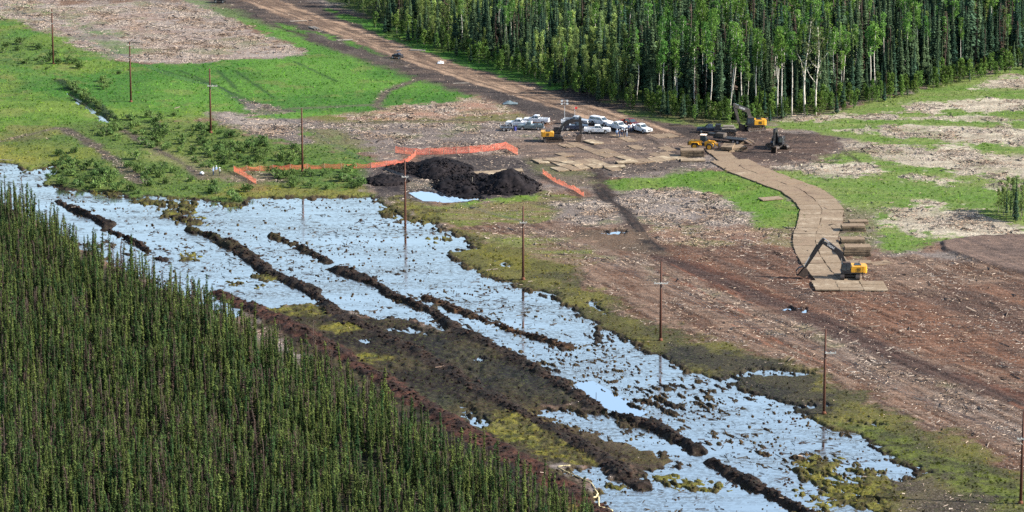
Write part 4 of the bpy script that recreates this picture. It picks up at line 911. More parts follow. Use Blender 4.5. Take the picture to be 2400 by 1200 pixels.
at = me.attributes.new('tuft', 'FLOAT_COLOR', 'FACE'); cc_ = col[k] * (.85 + .9 * r.random((n, 1))); at.data.foreach_set('color', np.concatenate([cc_, np.ones((n, 1))], 1).astype(np.float32).ravel())
tag(link('grass', me), 'tufts of grass and sedge growing over the clearing and bog', kind='stuff')

# ================================================================== things on the site
def pos(px_, py_):
    X, Y = P(px_, py_); z = hz(X, Y); X, Y = P(px_, py_, z); return X, Y, z
def height_to(px_, py_, topy):
    X, Y, z = pos(px_, py_); lo, hi = 0, 40
    for _ in range(30):
        m = (lo + hi) / 2
        if proj(X, Y, z + m)[1] > topy: lo = m
        else: hi = m
    return lo

M_POLE = solid('pole_timber', C(112,66,46), .8, var=.2, dirt=C(60,40,34), dscale=.8)
M_ARM = solid('crossarm_timber', C(225,218,205,.7), .8); M_INS = solid('porcelain', C(210,212,210), .3); M_COLLAR = solid('base_collar', C(140,86,60), .9)
M_WIRE = solid('aluminium_wire', C(170,176,180), .5, .3)
M_BLACK = solid('black_paint', (.02, .021, .025), .35, 0, .5, .2, C(90,76,66), 1.2, .35); M_YEL = solid('machine_yellow', (.62, .30, .02), .4, 0, .5, .12, C(120,90,60), 1.1, .35)
M_RUB = solid('tyre_rubber', (.018, .018, .019), .85, var=.3, dirt=C(104,84,72), dscale=1.4); M_TRK = solid('track_steel', (.05, .045, .042), .6, .3, .4, .3, C(104,84,72), 1.6, .8)
M_MUDST = solid('muddy_steel', C(112,94,82), .8, .1); M_CHR = solid('hydraulic_rod', (.55, .56, .58), .2, .8)
M_WHT = solid('white_paint', (.72, .73, .74), .25, 0, .5, .06, C(160,136,116), 1.6, .5); M_SIL = solid('silver_paint', (.42, .44, .46), .25, .3, .5, .08, C(150,130,115), 1.1, .3)
M_NAVY = solid('navy_paint', (.02, .03, .055), .25, 0, .5, .1, C(120,104,92), 1.1, .3); M_TEAL = solid('grey_green_paint', (.12, .16, .17), .3, 0, .5, .1, C(120,104,92), 1.1, .3); M_DRED = solid('dark_red_paint', (.10, .02, .02), .3)
M_GLS = solid('vehicle_glass', (.03, .045, .055), .08, 0, .8, .05); M_RIM = solid('wheel_rim', (.5, .5, .5), .35, .6); M_LAMPG = solid('lamp_lens', (.75, .75, .72), .15); M_TAIL = solid('tail_lamp', (.35, .02, .015), .25)
M_LET = solid('white_lettering', (.8, .8, .8), .5)

TOPX = [(125,150,20,None), (307,239,97,None), (494,311,160,200), (709,402,253,None), (950,530,375,413), (1226,655,482,520), (1548,798,612,662), (1931,970,770,825), (2392,1180,962,1026)]
PLBL = ['farthest pole at the top left, standing in grass by the chip field', 'second farthest brown pole, rising from the lush green field', 'pole with a pale crossarm standing at the shrub edge of the green field', 'reddish pole beside the long orange fence',
        'dark pole at the edge of the flood water left of the clear pool', 'pole on the mossy bank right of the water, foot wrapped in a reddish collar', 'pole with a thin crossarm standing at the foot of the brown slope', 'tall rust-brown pole with a pale side arm beside the far puddle', 'nearest pole, cut by the right edge of the picture']
wire_pts = []
for (a, b, tp, ar), lb in zip(TOPX, PLBL):
    X, Y, z = pos(a, b); h = height_to(a, b, tp)
    e = empty('utility_pole', (X, Y, z - .1)); tag(e, lb, 'utility pole', 'poles of the line across the clearing')
    MB().tube([(0, 0, 0), (.0, 0, h * .5), (0, 0, h)], [.24, .2, .15], 10).build('shaft', M_POLE, e, True)
    MB().tube([(0, 0, 0), (0, 0, .35), (0, 0, .55)], [.42, .36, .25], 10).build('base_collar', M_COLLAR, e, True)
    for tt in (.0, .35): 
        if a in (125, 307): MB().box((0, -.2, h - .8 - tt * 8), (.5, .1, .12)).build('bracket', M_ARM, e)
    dz = h - 3.6 if ar is None else h * (b - ar) / (b - tp)
    off = {494: .55, 1931: .85, 2392: -.25}.get(a, 0.)
    ln = {494: 2.2, 1931: 1.7, 1548: 2.4, 950: 1.3, 2392: 1.2}.get(a, 1.3)
    if ar is not None:
        arm = MB().box((off, -.22, dz), (ln, .16, .2)).build('crossarm', M_ARM, e)
        for k in (-.45, 0, .45):
            MB().tube([(off + k * ln, -.22, dz + .05), (off + k * ln, -.22, dz + .16), (off + k * ln, -.22, dz + .3)], [.05, .09, .04], 8).build('insulator', M_INS, arm)
        MB().tube([(off - .45 * ln if off < 0 else off + .3 * ln, -.22, dz - .05), (0, -.16, dz - .9)], .03, 5).build('brace', M_ARM, e)
    wire_pts.append((X + off, Y - .22, z + dz + .2, ln))
ext0 = (wire_pts[0][0] * 2 - wire_pts[1][0], wire_pts[0][1] * 2 - wire_pts[1][1], wire_pts[0][2], 1.3); ext1 = (wire_pts[-1][0] * 2 - wire_pts[-2][0], wire_pts[-1][1] * 2 - wire_pts[-2][1], wire_pts[-1][2], 1.3)
wp = [ext0] + wire_pts + [ext1]
for k, nm in ((-.45, 'left'), (0, 'middle'), (.45, 'right')):
    pts = []
    for i in range(len(wp) - 1):
        a, b = wp[i], wp[i + 1]
        for j in range(10):
            q = j / 10; pts.append((a[0] + (b[0] - a[0]) * q + k * (a[3] + (b[3] - a[3]) * q), a[1] + (b[1] - a[1]) * q, a[2] + (b[2] - a[2]) * q - 1.1 * 4 * q * (1 - q)))
    tag(MB().tube(pts, .02, 4).build('overhead_wire', M_WIRE), 'thin overhead wire strung pole to pole, %s one of the three' % nm, 'wire', 'wires along the pole line')

# ------------------------------------------------------------------ excavators
def text_mesh(txt, size, mat):
    cu = bpy.data.curves.new('lettering', 'FONT'); cu.body = txt; cu.size = size; cu.extrude = .01; cu.align_x = 'CENTER'; cu.align_y = 'CENTER'
    o = bpy.data.objects.new('tmp', cu); COL.objects.link(o); dg = bpy.context.evaluated_depsgraph_get(); dg.update()
    me = bpy.data.meshes.new_from_object(o.evaluated_get(dg)); bpy.data.objects.remove(o); me.materials.clear(); me.materials.append(mat); me.name = 'lettering'; return me
def beam(mb, pts, hs, wd, M=None):     # box beam along x-z polyline with varying depth
    pts = [Vector((p[0], 0, p[1])) for p in pts]; rings = []
    for i, p in enumerate(pts):
        d = (pts[min(i + 1, len(pts) - 1)] - pts[max(i - 1, 0)]).normalized(); nrm = Vector((-d.z, 0, d.x)); h = hs[i] / 2
        rings.append([tuple(p + nrm * sh + Vector((0, sy * wd / 2, 0))) for sh, sy in ((h, -1), (h, 1), (-h, 1), (-h, -1))])
    return mb.loft(rings, M)
def track(L, Hh, wd):
    mb = MB(); prof = []
    for k in range(9): a = math.pi / 2 + math.pi * k / 8; prof.append((-L / 2 + Hh / 2 + Hh / 2 * math.cos(a), Hh / 2 + Hh / 2 * math.sin(a)))
    for k in range(9): a = -math.pi / 2 + math.pi * k / 8; prof.append((L / 2 - Hh / 2 + Hh / 2 * math.cos(a), Hh / 2 + Hh / 2 * math.sin(a)))
    inn = [(x * .86, Hh / 2 + (z - Hh / 2) * .72) for x, z in prof]; n = len(prof)
    for i in range(n):     # shoes standing slightly proud
        j = (i + 1) % n
        for q in range(3 if i in (8, 17) else 1):
            pass
    vs = [(x, y, z) for y in (-wd / 2, wd / 2) for x, z in prof] + [(x, y, z) for y in (-wd / 2 + .06, wd / 2 - .06) for x, z in inn]
    fs = []
    for i in range(n):
        j = (i + 1) % n; fs.append((i, j, n + j, n + i)); fs.append((i, 2 * n + i, 2 * n + j, j)); fs.append((n + i, n + j, 3 * n + j, 3 * n + i))
    mb.add(vs, fs)
    m = int(L / .19)
    for i in range(m):
        x = -L / 2 + Hh / 2 + (L - Hh) * (i + .5) / m
        for z in (-.012, Hh + .012): mb.box((x, 0, z), (.05, wd * .98, .05))
    return mb
def excavator(px_, py_, heading, trk, bend, tip, stick, bcurl, label, lettering=True, grapple=False, sc=1., up=None, arm=None, hood=None):
    M_ARMC = arm or M_BLACK; M_HOOD = hood or M_YEL
    X, Y, z = pos(px_, py_); root = empty('excavator', (X, Y, z), R(heading), sc); tag(root, label, 'excavator', 'excavators on the site')
    T = R(trk - heading)
    for s in (-1, 1):
        tb = track(4.5, .98, .68).build('track', M_TRK, root); tb.rotation_euler = (0, 0, T); tb.location = (-math.sin(T) * s * 1.3, math.cos(T) * s * 1.3, 0)
        w_ = MB().box((0, 0, .48), (3.4, .34, .3))
        for k in (-1.78, 1.78): w_.cyl((k, 0, .49), .36, .5, 'y', 14)
        for k in range(7): w_.cyl((-1.3 + k * .43, 0, .28), .16, .72, 'y', 10)
        w_.build('rollers', M_MUDST, tb)
    uc = MB().box((0, 0, .62), (2.0, 2.0, .4)).box((0, 0, .6), (1.2, 2.3, .24)).cyl((0, 0, .95), .75, .3, 'z', 20).build('undercarriage', M_TRK, root); uc.rotation_euler = (0, 0, T)
    MB().box((-.35, 0, 1.2), (4.1, 2.75, .2), ch=.03).build('deck', M_BLACK, root)
    eng = MB().ext([(-2.05, 1.3), (.05, 1.3), (.05, 2.2), (-.15, 2.36), (-2.05, 2.36)], -1.36, 1.36, bev=.04).build('engine_housing', M_HOOD, root)
    MB().box((-1.2, .1, 2.42), (1.1, 1.1, .12), ch=.03).box((-1.2, -1.0, 2.4), (.9, .3, .06)).build('hood_vent', M_BLACK, eng)
    MB().tube([(-1.5, -.8, 2.36), (-1.5, -.8, 2.75), (-1.62, -.8, 2.85)], .06, 8).build('exhaust', M_BLACK, eng)
    for s in (-1, 1):
        g_ = MB()
        for k in range(6): g_.box((-1.6 + k * .12, s * 1.385, 1.8), (.05, .02, .6))
        g_.build('side_grille', M_BLACK, eng)
    MB().loft([[(x_, y_, zz) for x_, y_ in ((-2.06, -1.38), (-2.45, -1.34), (-2.72, -.9), (-2.8, 0), (-2.72, .9), (-2.45, 1.34), (-2.06, 1.38))] for zz in (1.18, 1.3, 2.2, 2.32)]).build('counterweight', M_HOOD, root)
    MB().ext([(.05, 1.3), (1.5, 1.3), (1.6, 1.55), (.9, 1.7), (.05, 1.75)], -1.36, -.45, bev=.03).build('tool_box', M_BLACK, root)
    rl = MB(); 
    for q in ((.1, -1.3), (1.4, -1.3)): rl.tube([(q[0], q[1], 1.6), (q[0], q[1], 2.3)], .025, 5)
    rl.tube([(.1, -1.3, 2.3), (1.4, -1.3, 2.3)], .025, 5).build('handrail', M_MUDST, root)
    cabp = [(.1, 1.32), (1.55, 1.32), (1.75, 1.7), (1.62, 2.75), (1.4, 2.95), (.1, 2.95)]
    cab = MB().ext(cabp, .38, 1.36, bev=.05).build('cab', M_BLACK, root)
    gl_ = MB()
    for yy, s in ((1.375, 1), (.365, -1)): gl_.add([(.22, yy, 1.75), (.8, yy, 1.75), (.8, yy, 2.8), (.22, yy, 2.8)], [(0, 1, 2, 3)]); gl_.add([(.88, yy, 1.6), (1.62, yy, 1.75), (1.53, yy, 2.7), (.88, yy, 2.8)], [(0, 1, 2, 3)])
    gl_.add([(1.765, .48, 1.75), (1.765, 1.26, 1.75), (1.65, 1.26, 2.7), (1.65, .48, 2.7)], [(0, 1, 2, 3)]); gl_.add([(.085, .5, 1.9), (.085, 1.24, 1.9), (.085, 1.24, 2.8), (.085, .5, 2.8)], [(0, 1, 2, 3)])
    gl_.build('window', M_GLS, cab); MB().box((.8, .87, 3.0), (1.3, .86, .09), ch=.03).build('roof', M_MUDST, cab)
    pv = (.55, 1.75)
    mid1 = (pv[0] * .35 + bend[0] * .65, pv[1] * .35 + bend[1] * .65 )
    bm = beam(MB(), [pv, mid1, bend, ((bend[0] + tip[0]) / 2, (bend[1] + tip[1]) / 2 + .1), tip], [.58, .86, .95, .74, .46], .5).build('boom', M_ARMC, root)
    if lettering:
        d = Vector((tip[0] - bend[0], 0, tip[1] - bend[1])); ang = math.atan2(d.z, d.x); c_ = ((bend[0] + tip[0]) / 2 - .1, (bend[1] + tip[1]) / 2 + .08)
        for s in (-1, 1):
            t_ = text_mesh('DEERE', .5, M_LET); o = link('lettering', t_, bm)
            if s < 0: mt = Matrix.Translation((c_[0], -.245, c_[1])) @ Matrix.Rotation(-ang, 4, 'Y') @ Matrix.Rotation(math.pi / 2, 4, 'X')
            else: mt = Matrix.Translation((c_[0], .245, c_[1])) @ Matrix.Rotation(-ang, 4, 'Y') @ Matrix.Rotation(math.pi, 4, 'Z') @ Matrix.Rotation(math.pi / 2, 4, 'X')
            o.matrix_local = mt
    sd = Vector((stick[0] - tip[0], 0, stick[1] - tip[1])).normalized(); st0 = (tip[0] - sd.x * .7, tip[1] - sd.z * .7)
    sk = beam(MB(), [st0, tip, ((tip[0] * .6 + stick[0] * .4), (tip[1] * .6 + stick[1] * .4)), stick], [.36, .72, .58, .34], .4).build('stick', M_ARMC, root)
    for s in (-.36, .36):
        a, b = Vector((pv[0] + .75, s, pv[1] - .35)), Vector((mid1[0] + .1, s, mid1[1])); m_ = a.lerp(b, .6)
        cyl_ = MB().tube([a, m_], .09, 8).build('boom_cylinder', M_BLACK, root); MB().tube([m_, b], .05, 8).build('rod', M_CHR, cyl_)
    a, b = Vector((bend[0], 0, bend[1] + .45)), Vector((st0[0], 0, st0[1])); m_ = a.lerp(b, .65)
    cyl_ = MB().tube([a, m_], .1, 8).build('stick_cylinder', M_BLACK, root); MB().tube([m_, b], .055, 8).build('rod', M_CHR, cyl_)
    nrm = Vector((sd.z, 0, -sd.x)) 
    if nrm.x < 0: nrm = -nrm
    a = Vector((tip[0] * .85 + stick[0] * .15, 0, tip[1] * .85 + stick[1] * .15)) + nrm * .42; b = Vector((stick[0], 0, stick[1])) - sd * .45 + nrm * .3; m_ = a.lerp(b, .6)
    cyl_ = MB().tube([a, m_], .08, 8).build('bucket_cylinder', M_BLACK, root); MB().tube([m_, b], .045, 8).build('rod', M_CHR, cyl_)
    # bucket: curved shell with side plates and teeth
    bk = MB(); n = 8; prof = [(0, 0)]; rr_ = .85
    outer = [(-.15 + rr_ * .75 * math.cos(a) , -.7 + rr_ * math.sin(a)) for a in [math.pi * .42 + math.pi * 1.0 * k / n for k in range(n + 1)]]
    shell = [(0.15, .1)] + outer + [(.75, -1.5)]
    Mb = Matrix.Translation((stick[0], 0, stick[1])) @ Matrix.Rotation(R(bcurl), 4, 'Y')
    for s in (-.55, .52): bk.ext(shell, s, s + .03, Mb)
    ring = lambda k: [(p[0] * k, p[1] * k) for p in shell]
    vs = [(x_, y_, z_) for y_ in (-.55, .55) for x_, z_ in shell]; m2 = len(shell); bk.add(vs, [(i, i + 1, m2 + i + 1, m2 + i) for i in range(m2 - 1)], 0, Mb)
    for k in range(5): bk.box((.86, -.45 + k * .225, -1.53), (.3, .09, .06), Mb)
    bk.box((.05, 0, .05), (.4, .4, .3), Mb)
    b_ = bk.build('bucket', M_MUDST, root)
    if grapple:
        gp = MB()
        for s in (-.3, 0, .3): gp.tube([(.3, s, .25), (1.0, s, -.2), (1.25, s, -.9), (.9, s, -1.45)], [.07, .07, .06, .03], 6, Mb)
        gp.tube([(.0, -.4, .25), (.0, .4, .25)], .1, 8, Mb); gp.build('thumb', M_BLACK, root)
    return root
excavator(1993, 652, 180, -97, (2.1, 4.6), (5.0, 6.4), (7.8, 1.75), -18, 'excavator with boom reaching left, parked on the near end of the mat road', True, True, sc=1.08)
excavator(1766, 304, 186, 205, (1.25, 4.3), (4.3, 5.4), (3.1, 1.1), 20, 'excavator with high arched boom in front of the forest, yellow rear to the right', True, arm=solid('dusty_arm', C(120,112,104), .6, dirt=C(60,54,50)))
excavator(1297, 331, 2, 4, (3.0, 4.3), (5.9, 4.75), (6.15, 1.35), 28, 'excavator facing right beside the parked pickups, yellow body low, stick hanging straight down', False, sc=.98)
excavator(1822, 348, -104, -60, (1.7, 4.4), (4.3, 4.5), (4.6, 1.2), 15, 'dark excavator facing the camera in the churned mud right of the loader', False, hood=solid('muddy_hood', C(44,42,44), .6, dirt=C(90,76,60)))

# ------------------------------------------------------------------ wheels and pickups
def wheel(parent, c, r_, wd, name='wheel', rim=M_RIM):
    t_ = MB().loft([[(c[0] + rr * math.cos(a), y, c[2] + rr * math.sin(a)) for a in [2 * math.pi * k / 18 for k in range(18)]] for y, rr in ((c[1] - wd / 2, r_ * .86), (c[1] - wd * .36, r_), (c[1] + wd * .36, r_), (c[1] + wd / 2, r_ * .86))]).build(name, M_RUB, parent, False)
    MB().cyl((c[0], c[1], c[2]), r_ * .58, wd + .02, 'y', 14).build('rim', rim, t_)
    return t_
def arch(cx, r_, n=7): return [(cx + r_ * math.cos(a), .42 + r_ * math.sin(a)) for a in [math.pi * (1 - k / n) for k in range(n + 1)]]
def pickup(px_, py_, heading, paint, label, kind='crew', load=None, sc=1., rack=False, extras=True):
    X, Y, z = pos(px_, py_); root = empty('suv' if kind == 'suv' else 'pickup_truck', (X, Y, z + .02), R(heading), sc); tag(root, label, 'car' if kind == 'suv' else 'pickup truck', 'vehicles parked in the clearing')
    L = 2.9; fx, rx = 1.85, -1.75
    low = [(-L, .55)] + [(rx - .52, .42)] + arch(rx, .5)[1:-1] + [(rx + .52, .42), (fx - .52, .42)] + arch(fx, .5)[1:-1] + [(fx + .52, .42), (L, .5), (L, .95), (L - .12, 1.1)]
    if kind == 'suv': prof = low + [(1.25, 1.2), (-L + .05, 1.2), (-L, 1.0)]
    else: prof = low + [(1.25, 1.2), (-.75, 1.2), (-.75, .72), (-L + .1, .72), (-L, .72)]
    b = MB().ext(prof, -.93, .93, bev=.04)
    if kind != 'suv':
        for s in (-1, 1): b.box((-1.85, s * .93, .98), (2.16, .08, .5), ch=.02)
        b.box((-.8, 0, 1.0), (.08, 1.78, .44))
    body = b.build('body', paint, root)
    if kind != 'suv':
        tg = MB().box((-L + .03, 0, .97), (.08, 1.78, .5), ch=.02).build('tailgate', paint, root)
    back = -.72 if kind == 'crew' else (-L + .12 if kind == 'suv' else -.1)
    cabr = [[(1.25, -.86, 1.19), (1.25, .86, 1.19), (back, .86, 1.19), (back, -.86, 1.19)], [(.55, -.74, 1.82), (.55, .74, 1.82), (back + .14, .74, 1.82), (back + .14, -.74, 1.82)], [(.4, -.66, 1.88), (.4, .66, 1.88), (back + .25, .66, 1.88), (back + .25, -.66, 1.88)]]
    cab = MB().loft(cabr).build('cab', paint, root)
    g_ = MB()
    def q(a, b_, c, d): g_.add([a, b_, c, d], [(0, 1, 2, 3)])
    q((1.245, -.76, 1.24), (1.245, .76, 1.24), (.64, .66, 1.78), (.64, -.66, 1.78))
    spans = [(.98, .30, .45), (.24, back + .12, .22)] if kind != 'suv' else [(.98, .30, .45), (.24, -.85, .22), (-.93, back + .14, -.93)]
    for s in (-1, 1):
        for x1, x0, xt in spans: q((x1, s * .875, 1.26), (x0, s * .875, 1.26), (max(x0, back + .2), s * .775, 1.74), (min(xt + .1, x1 - .1), s * .775, 1.74))
    q((back - .01, -.7, 1.28), (back - .01, .7, 1.28), (back + .115, .62, 1.74), (back + .115, -.62, 1.74))
    g_.add([(1.2, -.7, 1.25)], [])
    wn = g_.build('window', M_GLS, cab); wn.location = (.012, 0, .012)
    for x_ in (fx, rx):
        for s in (-1, 1): wheel(root, (x_, s * .82, .4), .4, .27)
    MB().box((L + .04, 0, .55), (.14, 1.8, .2), ch=.03).build('front_bumper', M_SIL if paint is not M_NAVY else M_BLACK, root)
    MB().box((-L - .05, 0, .52), (.14, 1.75, .16), ch=.03).build('rear_bumper', M_SIL, root)
    MB().box((L + .01, 0, .83), (.05, 1.1, .26)).build('grille', M_BLACK, root)
    for s in (-1, 1):
        MB().box((L + .0, s * .74, .86), (.07, .3, .2)).build('headlight', M_LAMPG, root); MB().box((-L + .0, s * .86, .95), (.1, .12, .34)).build('tail_light', M_TAIL, root)
        MB().box((.95, s * 1.03, 1.28), (.12, .2, .2), ch=.03).build('mirror', M_BLACK, root)
    if load == 'tank': MB().box((-1.1, 0, 1.05), (.5, 1.6, .5), ch=.04).build('tool_chest', M_SIL, root)
    if load == 'gear':
        MB().box((-1.1, 0, 1.05), (.5, 1.6, .5), ch=.04).build('tool_chest', M_BLACK, root)
        MB().box((-2.0, .2, 1.05), (.9, .8, .6), ch=.05).build('crate', M_TEAL, root)
    if rack:
        k = MB()
        for s in (-.8, .8):
            for x_ in (-2.7, -.9, ): k.tube([(x_, s, 1.2), (x_, s, 1.95)], .03, 5)
            k.tube([(-2.7, s, 1.95), (.9, s, 1.98)], .03, 5)
        k.tube([(-2.7, -.8, 1.95), (-2.7, .8, 1.95)], .03, 5).build('ladder_rack', M_BLACK, root)
    return root
pickup(1257, 289, 166, M_WHT, 'white pickup farthest left and back, facing left by the haul road', 'crew', 'tank')
pickup(1216, 297, 168, M_WHT, 'white pickup half hidden behind the grey-green pickup', 'crew')
pickup(1244, 304, 176, M_TEAL, 'grey-green pickup carrying gear in front of two white pickups', 'ext', 'gear')
pickup(1350, 291, -18, M_SIL, 'silver pickup behind the dark pickup, nearest to the light tower', 'crew')
pickup(1348, 305, 2, M_NAVY, 'dark pickup with pale wheels right of the low yellow excavator', 'ext', 'tank', rack=True)
pickup(1400, 312, -2, M_WHT, 'clean white crew-cab pickup parked side on behind the excavator stick', 'crew')
pickup(1408, 293, -42, M_WHT, 'white suv facing right behind the side-on white pickup', 'suv')
pickup(1449, 304, -50, M_WHT, 'white pickup with people standing in front of it', 'crew')
pickup(1502, 309, -52, M_WHT, 'white pickup parked at the right end of the row facing the work pad', 'crew')
pickup(1476, 297, -50, M_DRED, 'dark red pickup parked back between two white pickups', 'crew')
pickup(1664, 311, 174, M_NAVY, 'dark navy pickup at the forest side of the muddy machine area', 'crew', 'gear')

# two-axle trailer with drums next to the pickups
X, Y, z = pos(1187, 306); e = empty('utility_trailer', (X, Y, z), R(176)); tag(e, 'small dark utility trailer with a cage at the left end of the parked vehicles', 'trailer')
MB().box((0, 0, .65), (2.8, 1.8, .12), ch=.02).build('deck', M_BLACK, e)
cg = MB()
for x_ in (-1.35, 0, 1.35):
    for s in (-.85, .85): cg.tube([(x_, s, .7), (x_, s, 1.6)], .03, 5)
for zz in (1.1, 1.6): cg.tube([(-1.35, -.85, zz), (1.35, -.85, zz), (1.35, .85, zz), (-1.35, .85, zz), (-1.35, -.85, zz)], .025, 5)
cg.build('cage', M_SIL, e); MB().tube([(1.4, 0, .6), (2.4, 0, .5)], .05, 6).build('tow_bar', M_BLACK, e)
for x_ in (-.5, .5):
    for s in (-1, 1): wheel(e, (x_, s * .98, .42), .42, .25)
M_BLUE = solid('blue_plastic', (.04, .05, .22), .5)
X, Y, z = pos(1207, 306)
e = empty('fuel_drum', (X, Y, z)); tag(e, 'dark blue drum standing between the trailer and the grey-green pickup', 'drum'); MB().tube([(0, 0, 0), (0, 0, .3), (0, 0, .32), (0, 0, .6), (0, 0, .62), (0, 0, .9)], [.3, .3, .32, .32, .3, .3], 14).build('barrel', M_BLUE, e); MB().cyl((0, 0, .91), .27, .03, 'z', 14).build('lid', M_BLACK, e)

# wheel loader carrying mats on forks
X, Y, z = pos(1648, 350); e = empty('wheel_loader', (X, Y, z), R(-12)); tag(e, 'yellow wheel loader with pale cab roof holding mats on its forks', 'wheel loader')
MB().ext([(-3.1, 1.0), (-.3, 1.0), (-.3, 2.05), (-2.7, 1.95), (-3.1, 1.75)], -.85, .85, bev=.06).build('engine_hood', M_YEL, e)
MB().box((-3.2, 0, 1.3), (.25, 1.7, .8), ch=.05).build('rear_grille', M_BLACK, e)
MB().box((-.2, 0, 1.15), (1.2, 1.0, .6), ch=.05).build('articulation', M_BLACK, e)
MB().ext([(.3, .7), (2.2, .7), (2.3, 1.3), (1.3, 2.0), (.3, 1.6)], -.5, .5, bev=.04).build('front_frame', M_YEL, e)
cb = MB().loft([[(-.55, -.7, 1.9), (.65, -.7, 1.9), (.65, .7, 1.9), (-.55, .7, 1.9)], [(-.6, -.72, 2.4), (.7, -.72, 2.4), (.7, .72, 2.4), (-.6, .72, 2.4)], [(-.5, -.65, 3.15), (.55, -.65, 3.15), (.55, .65, 3.15), (-.5, .65, 3.15)]]).build('cab', M_GLS, e)
MB().box((0, 0, 3.22), (1.4, 1.6, .14), ch=.04).build('roof', solid('pale_cab_roof', (.72, .55, .42), .5), cb)
fr_ = MB()
for x_ in (-.57, .62):
    for s in (-.7, .7): fr_.tube([(x_, s, 1.9), (x_ * .9, s * .95, 3.15)], .05, 5)
fr_.build('cab_frame', M_BLACK, cb)
for x_ in (-1.7, 1.5):
    for s in (-1, 1):
        wheel(e, (x_, s * 1.05, .78), .78, .55, rim=M_YEL)
for x_ in (-1.7,):
    for s in (-1, 1): MB().ext([(x_ - 1.0, 1.2), (x_ - .7, 1.68), (x_ + .7, 1.68), (x_ + 1.0, 1.2), (x_ + .85, 1.2), (x_ + .62, 1.6), (x_ - .62, 1.6), (x_ - .85, 1.2)], s * 1.05 - .3, s * 1.05 + .3).build('fender', M_YEL, e)
for s in (-.42, .42):
    beam(MB(), [(1.0, 1.9), (2.3, 1.75), (3.4, .9)], [.3, .35, .25], .16, Matrix.Translation((0, s, 0))).build('lift_arm', M_YEL, e)
MB().tube([(1.1, 0, 1.9), (3.0, 0, 1.5)], .08, 8).build('tilt_cylinder', M_CHR, e)
fk = MB().box((3.5, 0, 1.0), (.12, 2.2, .9))
for s in (-.6, .6): fk.box((4.3, s, .5), (1.7, .16, .08))
fk.build('fork_carriage', M_BLACK, e)
MB().tube([(-1.9, .4, 1.95), (-1.9, .4, 2.5)], .06, 8).build('exhaust', M_BLACK, e)

# tracked carrier with a pale load
X, Y, z = pos(1700, 316); e = empty('tracked_carrier', (X, Y, z), R(178)); tag(e, 'dark tracked carrier with a pale bundled load behind the wheel loader', 'tracked carrier')
for s in (-1, 1):
    tr_ = track(4.6, .9, .7); o = tr_.build('track', M_TRK, e); o.location = (0, s * 1.15, 0); rr2 = MB()
    for k in range(6): rr2.cyl((-1.6 + k * .64, 0, .4), .3, .66, 'y', 12)
    rr2.build('rollers', M_MUDST, o)
MB().box((0, 0, 1.05), (4.9, 2.7, .26), ch=.04).build('deck', M_BLACK, e)
cb = MB().ext([(1.0, 1.15), (2.35, 1.15), (2.4, 1.7), (2.1, 2.4), (1.0, 2.4)], -.8, .8, bev=.05).build('cab', M_BLACK, e)
MB().add([(2.39, -.65, 1.72), (2.39, .65, 1.72), (2.13, .6, 2.32), (2.13, -.6, 2.32)], [(0, 1, 2, 3)]).add([(1.1, -.84, 1.7), (2.1, -.84, 1.7), (2.0, -.84, 2.3), (1.1, -.84, 2.3)], [(0, 1, 2, 3)]).build('window', M_GLS, cb).location = (.01, -.005, 0)
ld = MB()
for k in range(5): ld.tube([(-2.2, -.85 + k * .42, 1.42 + .1 * (k % 2)), (-.6, -.8 + k * .4, 1.55), (.8, -.85 + k * .42, 1.45)], .23, 8)
for k in range(3): ld.tube([(-1.9, -.5 + k * .45, 1.95), (.5, -.5 + k * .45, 1.9)], .22, 8)
ld.build('bundled_load', solid('pale_bundle', C(170,160,146), .9, var=.3, dirt=C(90,76,66)), e)

# all-terrain vehicle on the haul road, and the one at the top edge
def atv(px_, py_, hd, label, sc=1.):
    X, Y, z = pos(px_, py_); e = empty('tracked_buggy', (X, Y, z), R(hd), sc); tag(e, label, 'utility buggy')
    MB().ext([(-1.3, .4), (1.3, .4), (1.45, .7), (1.2, 1.0), (.5, 1.1), (-1.3, 1.0)], -.65, .65, bev=.08).build('body', M_BLACK, e)
    rl = MB()
    for s in (-.6, .6): rl.tube([(.6, s, 1.0), (.3, s, 1.9), (-.7, s, 1.9), (-1.0, s, 1.0)], .035, 6)
    rl.build('roll_cage', M_BLACK, e); MB().box((-.2, 0, 1.93), (1.1, 1.3, .06), ch=.02).build('roof', M_BLACK, e)
    MB().box((-.35, 0, 1.15), (.5, 1.1, .5), ch=.08).build('seat', M_NAVY, e)
    for x_ in (-.9, .9):
        for s in (-1, 1): wheel(e, (x_, s * .78, .38), .38, .3)
atv(932, 137, 150, 'dark utility buggy at the left side of the haul road')
atv(516, 6, 170, 'dark buggy cut by the top edge above the pale chip field', 1.1)

# light tower
X, Y, z = pos(1323, 291); h = height_to(1323, 291, 240); e = empty('light_tower', (X, Y, z)); tag(e, 'portable light tower with four white lamps on a tall thin mast', 'light tower')
MB().box((0, 0, .7), (1.6, 1.0, .7), ch=.06).build('generator', M_WHT, e)
for s in (-1, 1): wheel(e, (0, s * .6, .3), .3, .18)
MB().tube([(0, 0, .9), (0, 0, h * .6), (0, 0, h)], [.09, .07, .05], 8).build('mast', M_SIL, e)
MB().tube([(-.75, 0, h - .15), (.75, 0, h - .15)], .035, 6).tube([(-.75, 0, h + .45), (.75, 0, h + .45)], .03, 6).tube([(0, 0, h - .2), (0, 0, h + .45)], .04, 6).build('crossbar', M_SIL, e)
for x_ in (-.6, .6):
    for zz in (-.15, .5):
        lp = MB().tube([(x_, -.05, h + zz), (x_, -.2, h + zz - .03), (x_, -.32, h + zz - .06)], [.12, .22, .28], 12).build('lamp', M_WHT, e); MB().cyl((x_, -.325, h + zz - .06), .25, .02, 'y', 12).build('lens', M_LAMPG, lp)

